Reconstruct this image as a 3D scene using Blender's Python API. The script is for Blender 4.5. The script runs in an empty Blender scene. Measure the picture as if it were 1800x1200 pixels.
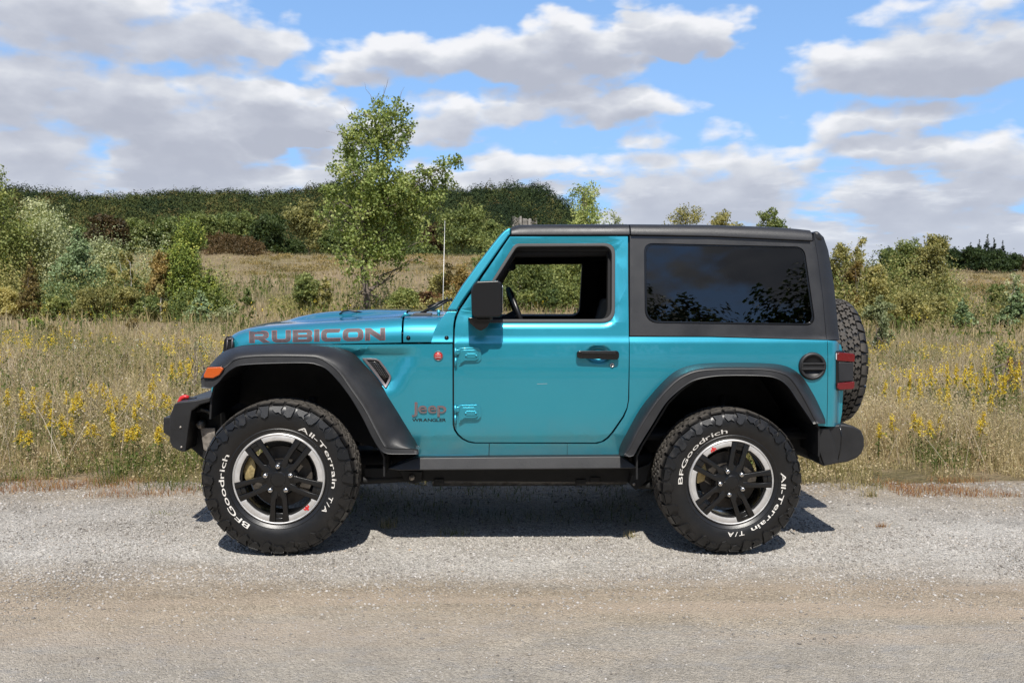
import bpy, bmesh, math, random
import numpy as np
from mathutils import Vector, Matrix, noise as mnoise
random.seed(7); RNG = np.random.default_rng(11)
R = math.radians; PI = math.pi
sc = bpy.context.scene
C = sc.collection

# ------------------------------------------------------------------ camera
F = 1585.0; CAMY = -5.0; CAMZ = 1.45
cam_d = bpy.data.cameras.new('camera'); cam = bpy.data.objects.new('camera', cam_d); C.objects.link(cam)
cam_d.sensor_width = 36; cam_d.lens = F/1800*36; cam_d.clip_end = 5000; cam_d.clip_start = 0.05
cam.location = (0, CAMY, CAMZ)
cam.rotation_euler = (R(90-2.89), 0, R(-2.5))
cam_d.dof.use_dof = True; cam_d.dof.focus_distance = 5.1; cam_d.dof.aperture_fstop = 10
sc.camera = cam
CM = cam.rotation_euler.to_matrix()

# ------------------------------------------------------------------ sun, exposure
sun_travel = Vector((0.035, 1.0, -1.40)).normalized()
sl = bpy.data.lights.new('sun', 'SUN'); sl.energy = 5.0; sl.angle = R(0.53); sl.color = (1.0, 0.955, 0.88)
so = bpy.data.objects.new('sun', sl); C.objects.link(so)
so.rotation_euler = sun_travel.to_track_quat('-Z', 'Y').to_euler(); so.location = (0, -20, 40)
sv = sc.view_settings; sv.view_transform = 'Standard'; sv.look = 'None'; sv.exposure = 0.16; sv.gamma = 1.0; sv.use_curve_mapping = False
sun_el = math.asin(-sun_travel.z); sun_az = math.atan2(-sun_travel.x, -sun_travel.y)

# ------------------------------------------------------------------ world: sky + clouds by direction
W = bpy.data.worlds.new('World'); sc.world = W; W.use_nodes = True
wt = W.node_tree; wt.nodes.clear()
class NB:
    """small node builder"""
    def __init__(s, t): s.t = t
    def n(s, typ, **kw):
        nd = s.t.nodes.new(typ)
        for k, v in kw.items(): setattr(nd, k, v)
        return nd
    def put(s, sock, v):
        if hasattr(v, 'is_linked') or isinstance(v, bpy.types.NodeSocket): s.t.links.new(v, sock)
        else: sock.default_value = v
    def m(s, op, a, b=None, c=None, clamp=False):
        nd = s.n('ShaderNodeMath', operation=op); nd.use_clamp = clamp
        s.put(nd.inputs[0], a)
        if b is not None: s.put(nd.inputs[1], b)
        if c is not None: s.put(nd.inputs[2], c)
        return nd.outputs[0]
    def vm(s, op, a, b=None, out=0):
        nd = s.n('ShaderNodeVectorMath', operation=op); s.put(nd.inputs[0], a)
        if b is not None: s.put(nd.inputs[1], b)
        return nd.outputs[out]
    def mix(s, f, a, b, blend='MIX'):
        nd = s.n('ShaderNodeMix', data_type='RGBA', blend_type=blend)
        s.put(nd.inputs[0], f); s.put(nd.inputs[6], a); s.put(nd.inputs[7], b)
        return nd.outputs[2]
    def noise(s, vec, scale, detail=4, rough=.5, dist=0.0, out=0):
        nd = s.n('ShaderNodeTexNoise'); nd.inputs['Scale'].default_value = scale
        nd.inputs['Detail'].default_value = detail; nd.inputs['Roughness'].default_value = rough
        nd.inputs['Distortion'].default_value = dist
        if vec is not None: s.t.links.new(vec, nd.inputs['Vector'])
        return nd.outputs[out]
    def ramp(s, f, stops, interp='LINEAR'):
        nd = s.n('ShaderNodeValToRGB'); cr = nd.color_ramp; cr.interpolation = interp
        while len(cr.elements) < len(stops): cr.elements.new(0.5)
        for e, (p, c) in zip(cr.elements, stops):
            e.position = p; e.color = (*c, 1) if len(c) == 3 else c
        s.put(nd.inputs[0], f); return nd.outputs[0]
    def rng(s, v, a, b, c=0.0, d=1.0, smooth=False):
        nd = s.n('ShaderNodeMapRange'); nd.interpolation_type = 'SMOOTHSTEP' if smooth else 'LINEAR'
        s.put(nd.inputs[0], v)
        for i, q in enumerate((a, b, c, d)): s.put(nd.inputs[i+1], q)
        return nd.outputs[0]
    def sep(s, v):
        nd = s.n('ShaderNodeSeparateXYZ'); s.put(nd.inputs[0], v); return nd.outputs
    def comb(s, x, y, z=0.0):
        nd = s.n('ShaderNodeCombineXYZ')
        for i, q in enumerate((x, y, z)): s.put(nd.inputs[i], q)
        return nd.outputs[0]
def c4(r, g, b): return (r, g, b, 1)

def pix_azel(px, py):
    d = CM @ Vector(((px-900)/F, -(py-600)/F, -1)); d.normalize()
    return math.atan2(d.x, d.y), math.asin(d.z)
# clouds seen in the sky: centre and half sizes as directions (degrees below)
BLOBS = [ (90,40,210,90,1.1),(330,60,190,60,1.0),(120,170,230,80,1.1),(330,150,140,60,.9),(330,255,150,65,1.25),(60,260,130,80,1.0),
          (500,205,130,62,1.2),(690,115,150,48,1.1),(950,110,190,65,1.25),(1190,65,115,52,1.2),(1020,185,180,52,1.0),(1110,0,60,26,.75),
          (760,215,150,45,.95),(600,295,90,40,.9),(900,290,170,35,.95),(1190,240,90,40,.75),(1620,125,210,66,1.25),(1760,90,110,60,1.1),(1690,20,150,38,.8),
          (1600,205,150,30,.95),(1300,290,220,32,.8),(1560,265,240,34,.95),(1620,340,180,34,1.1),(1330,345,200,36,.95),(1750,400,160,40,.8),(1150,335,150,28,.9),
          (150,320,260,30,.85),(870,340,140,20,.9),(1480,400,240,34,.7),(470,320,160,26,.9)]
def density_group():
    g = bpy.data.node_groups.new('cloud_density', 'ShaderNodeTree')
    g.interface.new_socket('AE', in_out='INPUT', socket_type='NodeSocketVector')
    g.interface.new_socket('D', in_out='OUTPUT', socket_type='NodeSocketFloat'); g.interface.new_socket('S', in_out='OUTPUT', socket_type='NodeSocketFloat')
    b = NB(g); gi = b.n('NodeGroupInput'); go = b.n('NodeGroupOutput')
    ae = gi.outputs[0]
    st = b.vm('MULTIPLY', ae, (1.0, 2.0, 1.0))
    w1 = b.noise(st, 9.0, 4, .6, out=1)
    w = b.vm('MULTIPLY', b.vm('SUBTRACT', w1, (.5, .5, .5)), (.13, .055, 0))
    aw = b.vm('ADD', ae, w)
    tot = None
    for (px, py, hx, hy, amp) in BLOBS:
        az, el = pix_azel(px, py); sx = hx/F*1.12; sy = hy/F*1.1
        d = b.vm('MULTIPLY', b.vm('SUBTRACT', aw, (az, el, 0)), (1/sx, 1/sy, 0))
        ds = b.sep(d); dy = ds[1]; dy = b.m('ADD', b.m('MAXIMUM', dy, 0.0), b.m('MULTIPLY', b.m('MINIMUM', dy, 0.0), 1.45))
        ln = b.m('ADD', b.m('MULTIPLY', ds[0], ds[0]), b.m('MULTIPLY', dy, dy))
        v = b.rng(ln, 0.0, 1.9, amp, 0.0, smooth=True)
        tot = v if tot is None else b.m('MAXIMUM', tot, v)
    # elsewhere in the sky: broken fair-weather cloud
    s = b.sep(ae)
    far = b.noise(b.vm('MULTIPLY', ae, (1.0, 2.2, 1.0)), 2.6, 2, .5)
    gen = b.m('MULTIPLY', b.rng(far, b.m('ADD', .30, b.m('MULTIPLY', b.rng(s[1], .5, .8, 0, 1), .12)), .56, 0, 1.05), 1.0)
    back = b.rng(b.m('ABSOLUTE', s[0]), .58, .9, 0, 1)
    high = b.rng(s[1], .42, .6, 0, 1)
    outm = b.m('MAXIMUM', back, high)
    lowb = b.noise(b.vm('MULTIPLY', ae, (1.0, 4.6, 1.0)), 6.5, 5, .6)
    lowd = b.m('MULTIPLY', b.rng(lowb, .25, .50, .36, 1.1), b.rng(s[1], .125, .21, 1.0, 0.0))
    tot = b.m('MAXIMUM', tot, lowd)
    tot = b.m('ADD', b.m('MULTIPLY', tot, b.m('SUBTRACT', 1.0, outm)), b.m('MULTIPLY', gen, outm))
    n1 = b.noise(st, 19.0, 8, .56); n2 = b.noise(st, 7.5, 3, .5)
    def puff(scale):
        vo = b.n('ShaderNodeTexVoronoi'); vo.feature = 'SMOOTH_F1'; vo.inputs['Scale'].default_value = scale; vo.inputs['Smoothness'].default_value = .35; b.t.links.new(b.vm('ADD', st, b.vm('MULTIPLY', b.vm('SUBTRACT', w1, (.5,.5,.5)), (.06,.06,0))), vo.inputs['Vector']); return b.m('SUBTRACT', .42, vo.outputs['Distance'])
    pf = b.m('ADD', b.m('MULTIPLY', puff(15), .55), b.m('MULTIPLY', puff(34), .38))
    nn = b.m('ADD', b.m('MULTIPLY', b.m('SUBTRACT', n1, .5), .95), b.m('ADD', pf, b.m('MULTIPLY', b.m('SUBTRACT', n2, .5), 1.2)))
    b.put(go.inputs[0], b.m('ADD', b.m('SUBTRACT', tot, .47), nn)); b.put(go.inputs[1], b.m('ADD', tot, b.m('MULTIPLY', nn, .55)))
    return g
b = NB(wt)
tc = b.n('ShaderNodeTexCoord'); dv = b.vm('NORMALIZE', tc.outputs['Generated']); s = b.sep(dv)
az = b.m('ARCTAN2', s[0], s[1]); el = b.m('ARCSINE', s[2])
ae = b.comb(az, el, 0.0)
grp = density_group()
def dens(v):
    nd = b.n('ShaderNodeGroup'); nd.node_tree = grp; b.put(nd.inputs[0], v); return nd.outputs
d0 = dens(ae)[0]; d1 = dens(b.vm('ADD', ae, (-.004, .019, 0)))[1]
alpha = b.rng(d0, -.08, .40, 0, .96, smooth=True)
thick = b.rng(d1, 0.30, 1.25, 0, 1, smooth=True)
fine = b.noise(b.vm('MULTIPLY', ae, (1, 1.6, 1)), 24, 6, .6)
thick = b.m('ADD', thick, b.m('MULTIPLY', b.m('SUBTRACT', fine, .5), .35))
low = b.rng(el, 0.0, .14, 0.0, 1.0)
ccol = b.ramp(thick, [(0.0, (.84, .84, .86)), (.26, (.69, .705, .74)), (.60, (.56, .58, .64)), (1.0, (.43, .45, .52))])
ccol = b.mix(b.m('MULTIPLY', b.m('SUBTRACT', 1.0, low), .45), ccol, c4(.56, .63, .76))
sky = b.n('ShaderNodeTexSky', sky_type='NISHITA'); sky.sun_disc = False
sky.sun_elevation = sun_el; sky.sun_rotation = sun_az; sky.altitude = 200; sky.air_density = 1.0; sky.dust_density = .6; sky.ozone_density = 1.6
SKYS = 0.125
dim = b.m('MULTIPLY', b.rng(b.m('ABSOLUTE', az), .8, 1.6, 1, .55), b.rng(el, .42, .8, 1, .6)); ccol = b.mix(1.0, ccol, b.comb(dim, dim, dim), 'MULTIPLY')
cloud_lin = b.vm('MULTIPLY', ccol, (1/SKYS, 1/SKYS, 1/SKYS))
skyc = b.mix(b.rng(el, .0, .8, .8, .0), b.vm('MULTIPLY', sky.outputs[0], (1.0, 1.1, 1.25)), c4(.26/SKYS, .50/SKYS, .90/SKYS))
col = b.mix(alpha, skyc, cloud_lin)
bg = b.n('ShaderNodeBackground'); b.put(bg.inputs[0], col); bg.inputs[1].default_value = SKYS
wo = b.n('ShaderNodeOutputWorld'); wt.links.new(bg.outputs[0], wo.inputs[0])
W.cycles.sampling_method = 'MANUAL'; W.cycles.sample_map_resolution = 512
sc.cycles.max_bounces = 6; sc.cycles.diffuse_bounces = 3; sc.cycles.glossy_bounces = 3; sc.cycles.transmission_bounces = 5; sc.cycles.transparent_max_bounces = 6
sc.cycles.caustics_reflective = False; sc.cycles.caustics_refractive = False

# ------------------------------------------------------------------ geometry helpers
def ray(px, py): return CM @ Vector(((px-900)/F, -(py-600)/F, -1))
def P(px, py, Y=0.0):
    """point of the plane y = Y seen at a place of the photograph"""
    d = ray(px, py); t = (Y-CAMY)/d.y
    return Vector((d.x*t, Y, CAMZ+d.z*t))
def at(px, dist):
    """ground position along a bearing"""
    d = ray(px, 520); k = dist/d.y
    return d.x*k, CAMY+dist
def tag(o, label=None, cat=None, group=None, kind=None):
    if label: o['label'] = label
    if cat: o['category'] = cat
    if group: o['group'] = group
    if kind: o['kind'] = kind
    return o
def empty(name, loc=(0,0,0), rz=0.0):
    o = bpy.data.objects.new(name, None); C.objects.link(o); o.location = loc; o.rotation_euler = (0,0,rz); o.empty_display_size = .2; return o
def link(name, me, mats=None, parent=None, smooth=None):
    o = bpy.data.objects.new(name, me); C.objects.link(o)
    if mats is not None:
        for m in (mats if isinstance(mats, (list, tuple)) else [mats]): me.materials.append(m)
    if parent is not None: o.parent = parent
    if smooth is not None:
        me.shade_smooth() if smooth else me.shade_flat()
    return o
def npmesh(name, verts, faces4=None, faces3=None, attr=None, smooth=False):
    me = bpy.data.meshes.new(name)
    verts = np.asarray(verts, np.float32).reshape(-1, 3)
    n4 = 0 if faces4 is None else len(faces4); n3 = 0 if faces3 is None else len(faces3)
    me.vertices.add(len(verts)); me.vertices.foreach_set('co', verts.ravel())
    idx = []
    if n4: idx.append(np.asarray(faces4, np.int32).ravel())
    if n3: idx.append(np.asarray(faces3, np.int32).ravel())
    idx = np.concatenate(idx); me.loops.add(len(idx)); me.loops.foreach_set('vertex_index', idx)
    st = np.concatenate([np.arange(n4, dtype=np.int32)*4, n4*4+np.arange(n3, dtype=np.int32)*3])
    me.polygons.add(n4+n3); me.polygons.foreach_set('loop_start', st)
    if smooth: me.polygons.foreach_set('use_smooth', np.ones(n4+n3, bool))
    me.update(calc_edges=True)
    if attr is not None:
        a = me.attributes.new('v', 'FLOAT', 'POINT'); a.data.foreach_set('value', np.asarray(attr, np.float32))
    return me
def bm_to(name, bm, mats, parent=None, smooth=True):
    bmesh.ops.recalc_face_normals(bm, faces=bm.faces)
    me = bpy.data.meshes.new(name); bm.to_mesh(me); bm.free()
    return link(name, me, mats, parent, smooth)
def bevel(o, w=.004, seg=2, ang=40):
    m = o.modifiers.new('bevel', 'BEVEL'); m.width = w; m.segments = seg; m.limit_method = 'ANGLE'; m.angle_limit = R(ang); m.harden_normals = False
    wn = o.modifiers.new('wn', 'WEIGHTED_NORMAL'); wn.keep_sharp = True; wn.weight = 60
    return o
def prism(bm, pts, y0, y1, taper=0.0):
    """polygon of (x,z) points extruded along y"""
    a = [bm.verts.new((p[0], y0, p[1])) for p in pts]; c = [bm.verts.new((p[0], y1, p[1])) for p in pts]
    n = len(pts)
    bm.faces.new(a); bm.faces.new(c[::-1])
    for i in range(n): bm.faces.new((a[i], c[i], c[(i+1)%n], a[(i+1)%n]))
    return a+c
def pxz(pts, Y): 
    return [(P(x, y, Y).x, P(x, y, Y).z) for x, y in pts]
def box(bm, x0, x1, y0, y1, z0, z1): return prism(bm, [(x0,z0),(x1,z0),(x1,z1),(x0,z1)], y0, y1)
def tube(bm, pts, rad, n=8, closed=False, cap=True):
    pts = [Vector(p) for p in pts]; rings = []
    up0 = None
    for i, p in enumerate(pts):
        a = pts[(i-1) % len(pts)] if (i > 0 or closed) else p; c = pts[(i+1) % len(pts)] if (i < len(pts)-1 or closed) else p
        t = (c-a).normalized()
        if up0 is None: up0 = t.orthogonal().normalized()
        u = (up0 - t*up0.dot(t)).normalized(); up0 = u; w = t.cross(u)
        r = rad[i] if isinstance(rad, (list, tuple)) else rad
        rings.append([bm.verts.new(p + u*math.cos(k*2*PI/n)*r + w*math.sin(k*2*PI/n)*r) for k in range(n)])
    m = len(pts)
    for i in range(m if closed else m-1):
        A, B = rings[i], rings[(i+1) % m]
        for k in range(n): bm.faces.new((A[k], A[(k+1)%n], B[(k+1)%n], B[k]))
    if cap and not closed:
        bm.faces.new(rings[0][::-1]); bm.faces.new(rings[-1])
def lathe(bm, prof, n=64, axis_y=True, cx=0, cy=0, cz=0, close=False):
    """profile (radius, w) revolved about the y axis"""
    rings = []
    for (r, w) in prof:
        rings.append([bm.verts.new((cx+r*math.cos(2*PI*k/n), cy+w, cz+r*math.sin(2*PI*k/n))) for k in range(n)])
    for i in range(len(prof)-1 + (1 if close else 0)):
        A, B = rings[i], rings[(i+1) % len(prof)]
        for k in range(n): bm.faces.new((A[k], A[(k+1)%n], B[(k+1)%n], B[k]))
    return rings
def roundpoly(pts, rads, seg=6):
    out = []; n = len(pts)
    for i, p in enumerate(pts):
        r = rads[i] if isinstance(rads, (list, tuple)) else rads
        p = Vector(p[:2]); a = Vector(pts[i-1][:2]); c = Vector(pts[(i+1) % n][:2])
        if r <= 0: out.append((p.x, p.y)); continue
        u = (a-p).normalized(); v = (c-p).normalized(); ang = u.angle(v)
        t = min(r/math.tan(ang/2), (a-p).length*.49, (c-p).length*.49)
        p0 = p+u*t; p1 = p+v*t
        for k in range(seg+1):
            q = k/seg; out.append(tuple((p0*(1-q)**2 + p*2*q*(1-q) + p1*q*q)))
    return out
def smooth_curve(pts, n):
    """Catmull-Rom resampling to n points by arc length"""
    pts = [Vector(p) for p in pts]; ext = [pts[0]*2-pts[1]]+pts+[pts[-1]*2-pts[-2]]; dense = []
    for i in range(1, len(ext)-2):
        a, b_, c, d = ext[i-1:i+3]
        for k in range(12):
            t = k/12; dense.append(.5*((2*b_)+(c-a)*t+(2*a-5*b_+4*c-d)*t*t+(3*b_-a-3*c+d)*t**3))
    dense.append(pts[-1]); L = [0]
    for i in range(1, len(dense)): L.append(L[-1]+(dense[i]-dense[i-1]).length)
    out = []; j = 0
    for k in range(n):
        t = L[-1]*k/(n-1)
        while j < len(L)-2 and L[j+1] < t: j += 1
        q = 0 if L[j+1] == L[j] else (t-L[j])/(L[j+1]-L[j]); out.append(dense[j].lerp(dense[j+1], min(1, max(0, q))))
    return out

# ------------------------------------------------------------------ materials
def mat(name, col, rough=.5, metal=0.0, coat=0.0, var=0.0, vscale=8.0, bump=0.0, bscale=200.0, spec=.5, aniso=0, coatr=.05, vcol=None):
    m = bpy.data.materials.new(name); m.use_nodes = True; t = m.node_tree; t.nodes.clear(); q = NB(t)
    p = q.n('ShaderNodeBsdfPrincipled'); out = q.n('ShaderNodeOutputMaterial'); t.links.new(p.outputs[0], out.inputs[0])
    p.inputs['Base Color'].default_value = (*col, 1); p.inputs['Roughness'].default_value = rough; p.inputs['Metallic'].default_value = metal
    p.inputs['Coat Weight'].default_value = coat; p.inputs['Coat Roughness'].default_value = coatr; p.inputs['Specular IOR Level'].default_value = spec
    tco = q.n('ShaderNodeTexCoord').outputs['Object']
    if var > 0:
        n = q.noise(tco, vscale, 5, .6); c2 = vcol or tuple(min(1, c*(1+var*2)) for c in col)
        f = q.rng(n, .35, .7, 0, 1)
        q.put(p.inputs['Base Color'], q.mix(f, (*[c*(1-var) for c in col], 1), (*c2, 1)))
        q.put(p.inputs['Roughness'], q.rng(n, .3, .7, max(.02, rough-.08), min(1, rough+.1)))
    if bump > 0:
        bn = q.n('ShaderNodeBump'); bn.inputs['Strength'].default_value = bump; bn.inputs['Distance'].default_value = .002
        q.put(bn.inputs['Height'], q.noise(tco, bscale, 3, .6)); q.put(p.inputs['Normal'], bn.outputs[0])
    m['p'] = 1
    return m
M = {}
M['plastic'] = mat('textured_black_plastic', (.0135,.0135,.0145), .45, var=.18, vscale=5, bump=.25, bscale=900, spec=.55)
M['hardtop'] = mat('hardtop_plastic', (.016,.0165,.019), .43, var=.1, vscale=4, bump=.22, bscale=1100, spec=.55)
M['black'] = mat('satin_black', (.009,.009,.010), .33, bump=.1, bscale=300)
M['gloss'] = mat('gloss_black', (.006,.006,.0065), .2, coat=.25)
M['wheel_black'] = mat('wheel_black', (.0055,.0055,.006), .3, coat=.2, coatr=.12)
M['mirror_black'] = mat('mirror_black', (.007,.007,.008), .36, bump=.12, bscale=900)
M['dark'] = mat('underbody_black', (.006,.006,.0065), .7, var=.3, vscale=12, bump=.4, bscale=80)
M['inner'] = mat('cabin_trim', (.006,.006,.007), .8)
M['rubber'] = mat('tyre_rubber', (.008,.008,.0085), .36, bump=.2, bscale=500, spec=.5)
def dusty():
    m = M['rubber']; t = m.node_tree; q = NB(t); p = t.nodes['Principled BSDF']; tc_ = q.n('ShaderNodeTexCoord').outputs['Object']; s_ = q.sep(tc_)
    r_ = q.m('SQRT', q.m('ADD', q.m('MULTIPLY', s_[0], s_[0]), q.m('MULTIPLY', s_[2], s_[2])))
    n_ = q.noise(tc_, 16, 5, .65); tread = q.m('MULTIPLY', q.rng(r_, .404, .414, 0, 1), q.rng(n_, .3, .6, .35, 1)); side = q.m('MULTIPLY', q.rng(n_, .5, .75, 0, .35), q.rng(r_, .33, .40, .25, 1))
    f = q.m('MAXIMUM', tread, side); q.put(p.inputs['Base Color'], q.mix(f, c4(.0085,.0085,.009), c4(.075,.066,.056))); q.put(p.inputs['Roughness'], q.rng(f, 0, 1, .34, .9))
M['seal'] = mat('window_seal', (.055,.055,.056), .55, bump=.15, bscale=600)
M['silver'] = mat('machined_alloy', (.60,.585,.565), .42, metal=.55, var=.06, vscale=20)
M['chrome'] = mat('chrome_nut', (.62,.60,.57), .22, metal=1)
M['steel'] = mat('bare_steel', (.30,.27,.24), .5, metal=.6, var=.3, vscale=30)
M['red'] = mat('red_paint', (.55,.02,.02), .4, coat=.3)
M['white'] = mat('white_letter_rubber', (.70,.67,.62), .6, var=.08, vscale=60)
M['decal'] = mat('dark_decal', (.060,.046,.050), .45, var=.15, vscale=90)
M['decalred'] = mat('red_decal_edge', (.28,.07,.06), .5)
M['badge'] = mat('grey_badge', (.17,.15,.155), .35, metal=.3)
M['orange_lens'] = mat('orange_lens', (.50,.085,.008), .3, coat=.5, bump=.5, bscale=260)
M['red_lens'] = mat('red_lens', (.13,.003,.005), .18, coat=.8, bump=.4, bscale=240)
M['clear_lens'] = mat('clear_lens', (.55,.56,.58), .1, coat=.8)
M['caliper'] = mat('zinc_caliper', (.42,.33,.16), .45, metal=.5, var=.3, vscale=40)
dusty()
def paint():
    m = mat('teal_metallic_paint', (.016,.30,.39), .34, metal=.62, coat=1.0, coatr=.02)
    t = m.node_tree; q = NB(t); p = t.nodes['Principled BSDF']
    tco = q.n('ShaderNodeTexCoord').outputs['Object']
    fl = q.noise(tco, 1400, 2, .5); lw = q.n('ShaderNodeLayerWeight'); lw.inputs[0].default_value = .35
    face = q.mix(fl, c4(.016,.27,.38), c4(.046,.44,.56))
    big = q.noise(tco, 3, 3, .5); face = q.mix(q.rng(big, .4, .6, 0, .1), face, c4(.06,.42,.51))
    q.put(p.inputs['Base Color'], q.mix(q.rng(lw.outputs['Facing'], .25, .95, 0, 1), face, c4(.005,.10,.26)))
    zz_ = q.sep(q.n('ShaderNodeNewGeometry').outputs['Position'])[2]; du = q.m('MULTIPLY', q.rng(zz_, .80, .50, 0, .30), q.rng(q.noise(tco, 7, 6, .65), .35, .7, .2, 1)); old = p.inputs['Base Color'].links[0].from_socket; q.put(p.inputs['Base Color'], q.mix(du, old, c4(.30,.26,.21)))
    dn = q.noise(tco, 2.2, 4, .6); q.put(p.inputs['Roughness'], q.rng(dn, .3, .7, .29, .37))
    return m
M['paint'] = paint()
def glass(name, tint, rough=.0, alpha_mix=0.5):
    m = bpy.data.materials.new(name); m.use_nodes = True; t = m.node_tree; t.nodes.clear(); q = NB(t)
    out = q.n('ShaderNodeOutputMaterial'); tr = q.n('ShaderNodeBsdfTransparent'); tr.inputs[0].default_value = (*tint, 1)
    gl = q.n('ShaderNodeBsdfGlossy'); gl.inputs['Roughness'].default_value = rough; fr = q.n('ShaderNodeFresnel'); fr.inputs[0].default_value = 1.52
    mx = q.n('ShaderNodeMixShader'); q.put(mx.inputs[0], q.m('MULTIPLY', fr.outputs[0], alpha_mix)); t.links.new(tr.outputs[0], mx.inputs[1]); t.links.new(gl.outputs[0], mx.inputs[2])
    t.links.new(mx.outputs[0], out.inputs[0]); return m
M['tint'] = glass('privacy_glass', (.05,.052,.058), 0.0, 1.9)
M['clear'] = glass('clear_glass', (.93,.95,.94), 0.0, 1.0)

def text_mesh(s, bold=0.0, sx=1.0, shear=0.0):
    """flat glyph outlines as arrays: verts (x, y) and triangles, height of a capital about 0.7"""
    cu = bpy.data.curves.new('t', 'FONT'); cu.body = s; cu.offset = bold; cu.size = 1.0; cu.resolution_u = 5; cu.shear = shear; cu.fill_mode = 'FRONT'
    o = bpy.data.objects.new('t', cu); me = bpy.data.meshes.new_from_object(o)
    v = np.array([(q.co.x*sx, q.co.y) for q in me.vertices]) if len(me.vertices) else np.zeros((0,2))
    f = [tuple(p.vertices) for p in me.polygons]
    bpy.data.objects.remove(o); bpy.data.curves.remove(cu); bpy.data.meshes.remove(me)
    return v, f
def put_text(name, s, fn, mats, parent, bold=.02, sx=1.0, shear=0.0, fit=True, smooth=False, spacing=None):
    """glyphs normalised to u,v in 0..1 and mapped through fn(u, v)"""
    if spacing is None: v, f = text_mesh(s, bold, sx, shear)
    else:
        vs, fs, x = [], [], 0.0
        for ch in s:
            if ch == ' ': x += .35*sx; continue
            a, ff = text_mesh(ch, bold, sx, shear); w0, w1 = a[:,0].min(), a[:,0].max()
            fs += [tuple(i+len(np.concatenate(vs)) if vs else i for i in q) for q in ff]
            a = a.copy(); a[:,0] += x-w0; vs.append(a); x += (w1-w0)+spacing
        v = np.concatenate(vs); f = fs
    x0, x1 = v[:,0].min(), v[:,0].max(); y0, y1 = v[:,1].min(), v[:,1].max()
    me = bpy.data.meshes.new(name); me.from_pydata([tuple(fn((p[0]-x0)/(x1-x0), (p[1]-y0)/(y1-y0))) for p in v], [], f)
    return link(name, me, mats, parent, False)
# ================================================================== the car
CY = 0.94                                       # lateral centre line
car = empty('off_road_car', (-.05, CY, 0))
tag(car, 'teal two-door off-road car with black hardtop and big all-terrain tyres parked on the gravel', 'car')
def rel(o, parent=None):
    """hang under a parent without moving"""
    p = parent or car; o.parent = p
    o.matrix_parent_inverse = world_of(p).inverted(); return o
def world_of(o):
    m = Matrix.LocRotScale(o.location, o.rotation_euler, o.scale)
    return m if o.parent is None else world_of(o.parent) @ o.matrix_parent_inverse @ m
def fin(name, bm, mats, parent=None, smooth=True, bv=0, seg=2, ang=40):
    o = bm_to(name, bm, mats, None, smooth); rel(o, parent)
    if bv: bevel(o, bv, seg, ang)
    return o
def ys(z):
    return float(np.interp(z, [.50,.565,.62,.655,.75,.88,1.0,1.10,1.18,1.215,1.29,1.86], [.180,.162,.149,.1385,.1335,.1300,.1293,.1318,.139,.151,.164,.272]))
def lift(pts, yf):
    out = []
    for x, y in pts:
        p = P(x, y, .15)
        for _ in range(4): p = P(x, y, yf(p.x, p.z))
        out.append((p.x, p.z))
    return out
def frange(a, b_, s):
    return list(np.arange(a, b_, s))
def panel(name, outline, holes, mats, parent, yf, thick=.02, zc=None, xc=None, bev=.0035, world=False, inner=False):
    bm = bmesh.new(); edges = []
    for loop in [outline]+list(holes):
        pts = loop if world else lift(loop, yf)
        vs = [bm.verts.new((p[0], 0, p[1])) for p in pts]
        for i in range(len(vs)): edges.append(bm.edges.new((vs[i], vs[(i+1) % len(vs)])))
    bmesh.ops.triangle_fill(bm, use_beauty=True, use_dissolve=False, edges=edges)
    for z in (zc if zc is not None else [.565,.595,.62,.637,.655,.70,.75,.8,.84,.88,.92,.96,1.0,1.05,1.10,1.12,1.15,1.17,1.18,1.19,1.20,1.215,1.23,1.255,1.29,1.35,1.45,1.55,1.65,1.75]):
        bmesh.ops.bisect_plane(bm, geom=bm.verts[:]+bm.edges[:]+bm.faces[:], plane_co=(0,0,z), plane_no=(0,0,1))
    for x in (xc or []):
        bmesh.ops.bisect_plane(bm, geom=bm.verts[:]+bm.edges[:]+bm.faces[:], plane_co=(x,0,0), plane_no=(1,0,0))
    for v in bm.verts: v.co.y = yf(v.co.x, v.co.z)
    for f in bm.faces: f.normal_update()
    bmesh.ops.reverse_faces(bm, faces=[f for f in bm.faces if f.normal.y > 0])
    me = bpy.data.meshes.new(name); bm.to_mesh(me); bm.free()
    o = link(name, me, mats, None, True); rel(o, parent)
    s_ = o.modifiers.new('solid', 'SOLIDIFY'); s_.thickness = thick; s_.offset = -1; s_.use_even_offset = False
    if inner: s_.material_offset = 1
    if bev: bevel(o, bev, 2, 50)
    return o
def mirror_obj(o, parent=None, name=None):
    me = o.data.copy(); c = o.copy(); c.data = me; C.objects.link(c)
    mw = world_of(o); n = len(me.vertices)
    co = np.zeros(n*3, np.float32); me.vertices.foreach_get('co', co); co = co.reshape(-1, 3)
    w = co @ np.array(mw.to_3x3()).T + np.array(mw.translation); w[:,1] = 2*CY-w[:,1]
    me.vertices.foreach_set('co', w.ravel().astype(np.float32)); me.flip_normals(); me.update()
    c.location = (0,0,0); c.rotation_euler = (0,0,0); c.scale = (1,1,1); c.parent = None
    rel(c, parent); c.name = name or o.name.split('.')[0]
    return c

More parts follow.
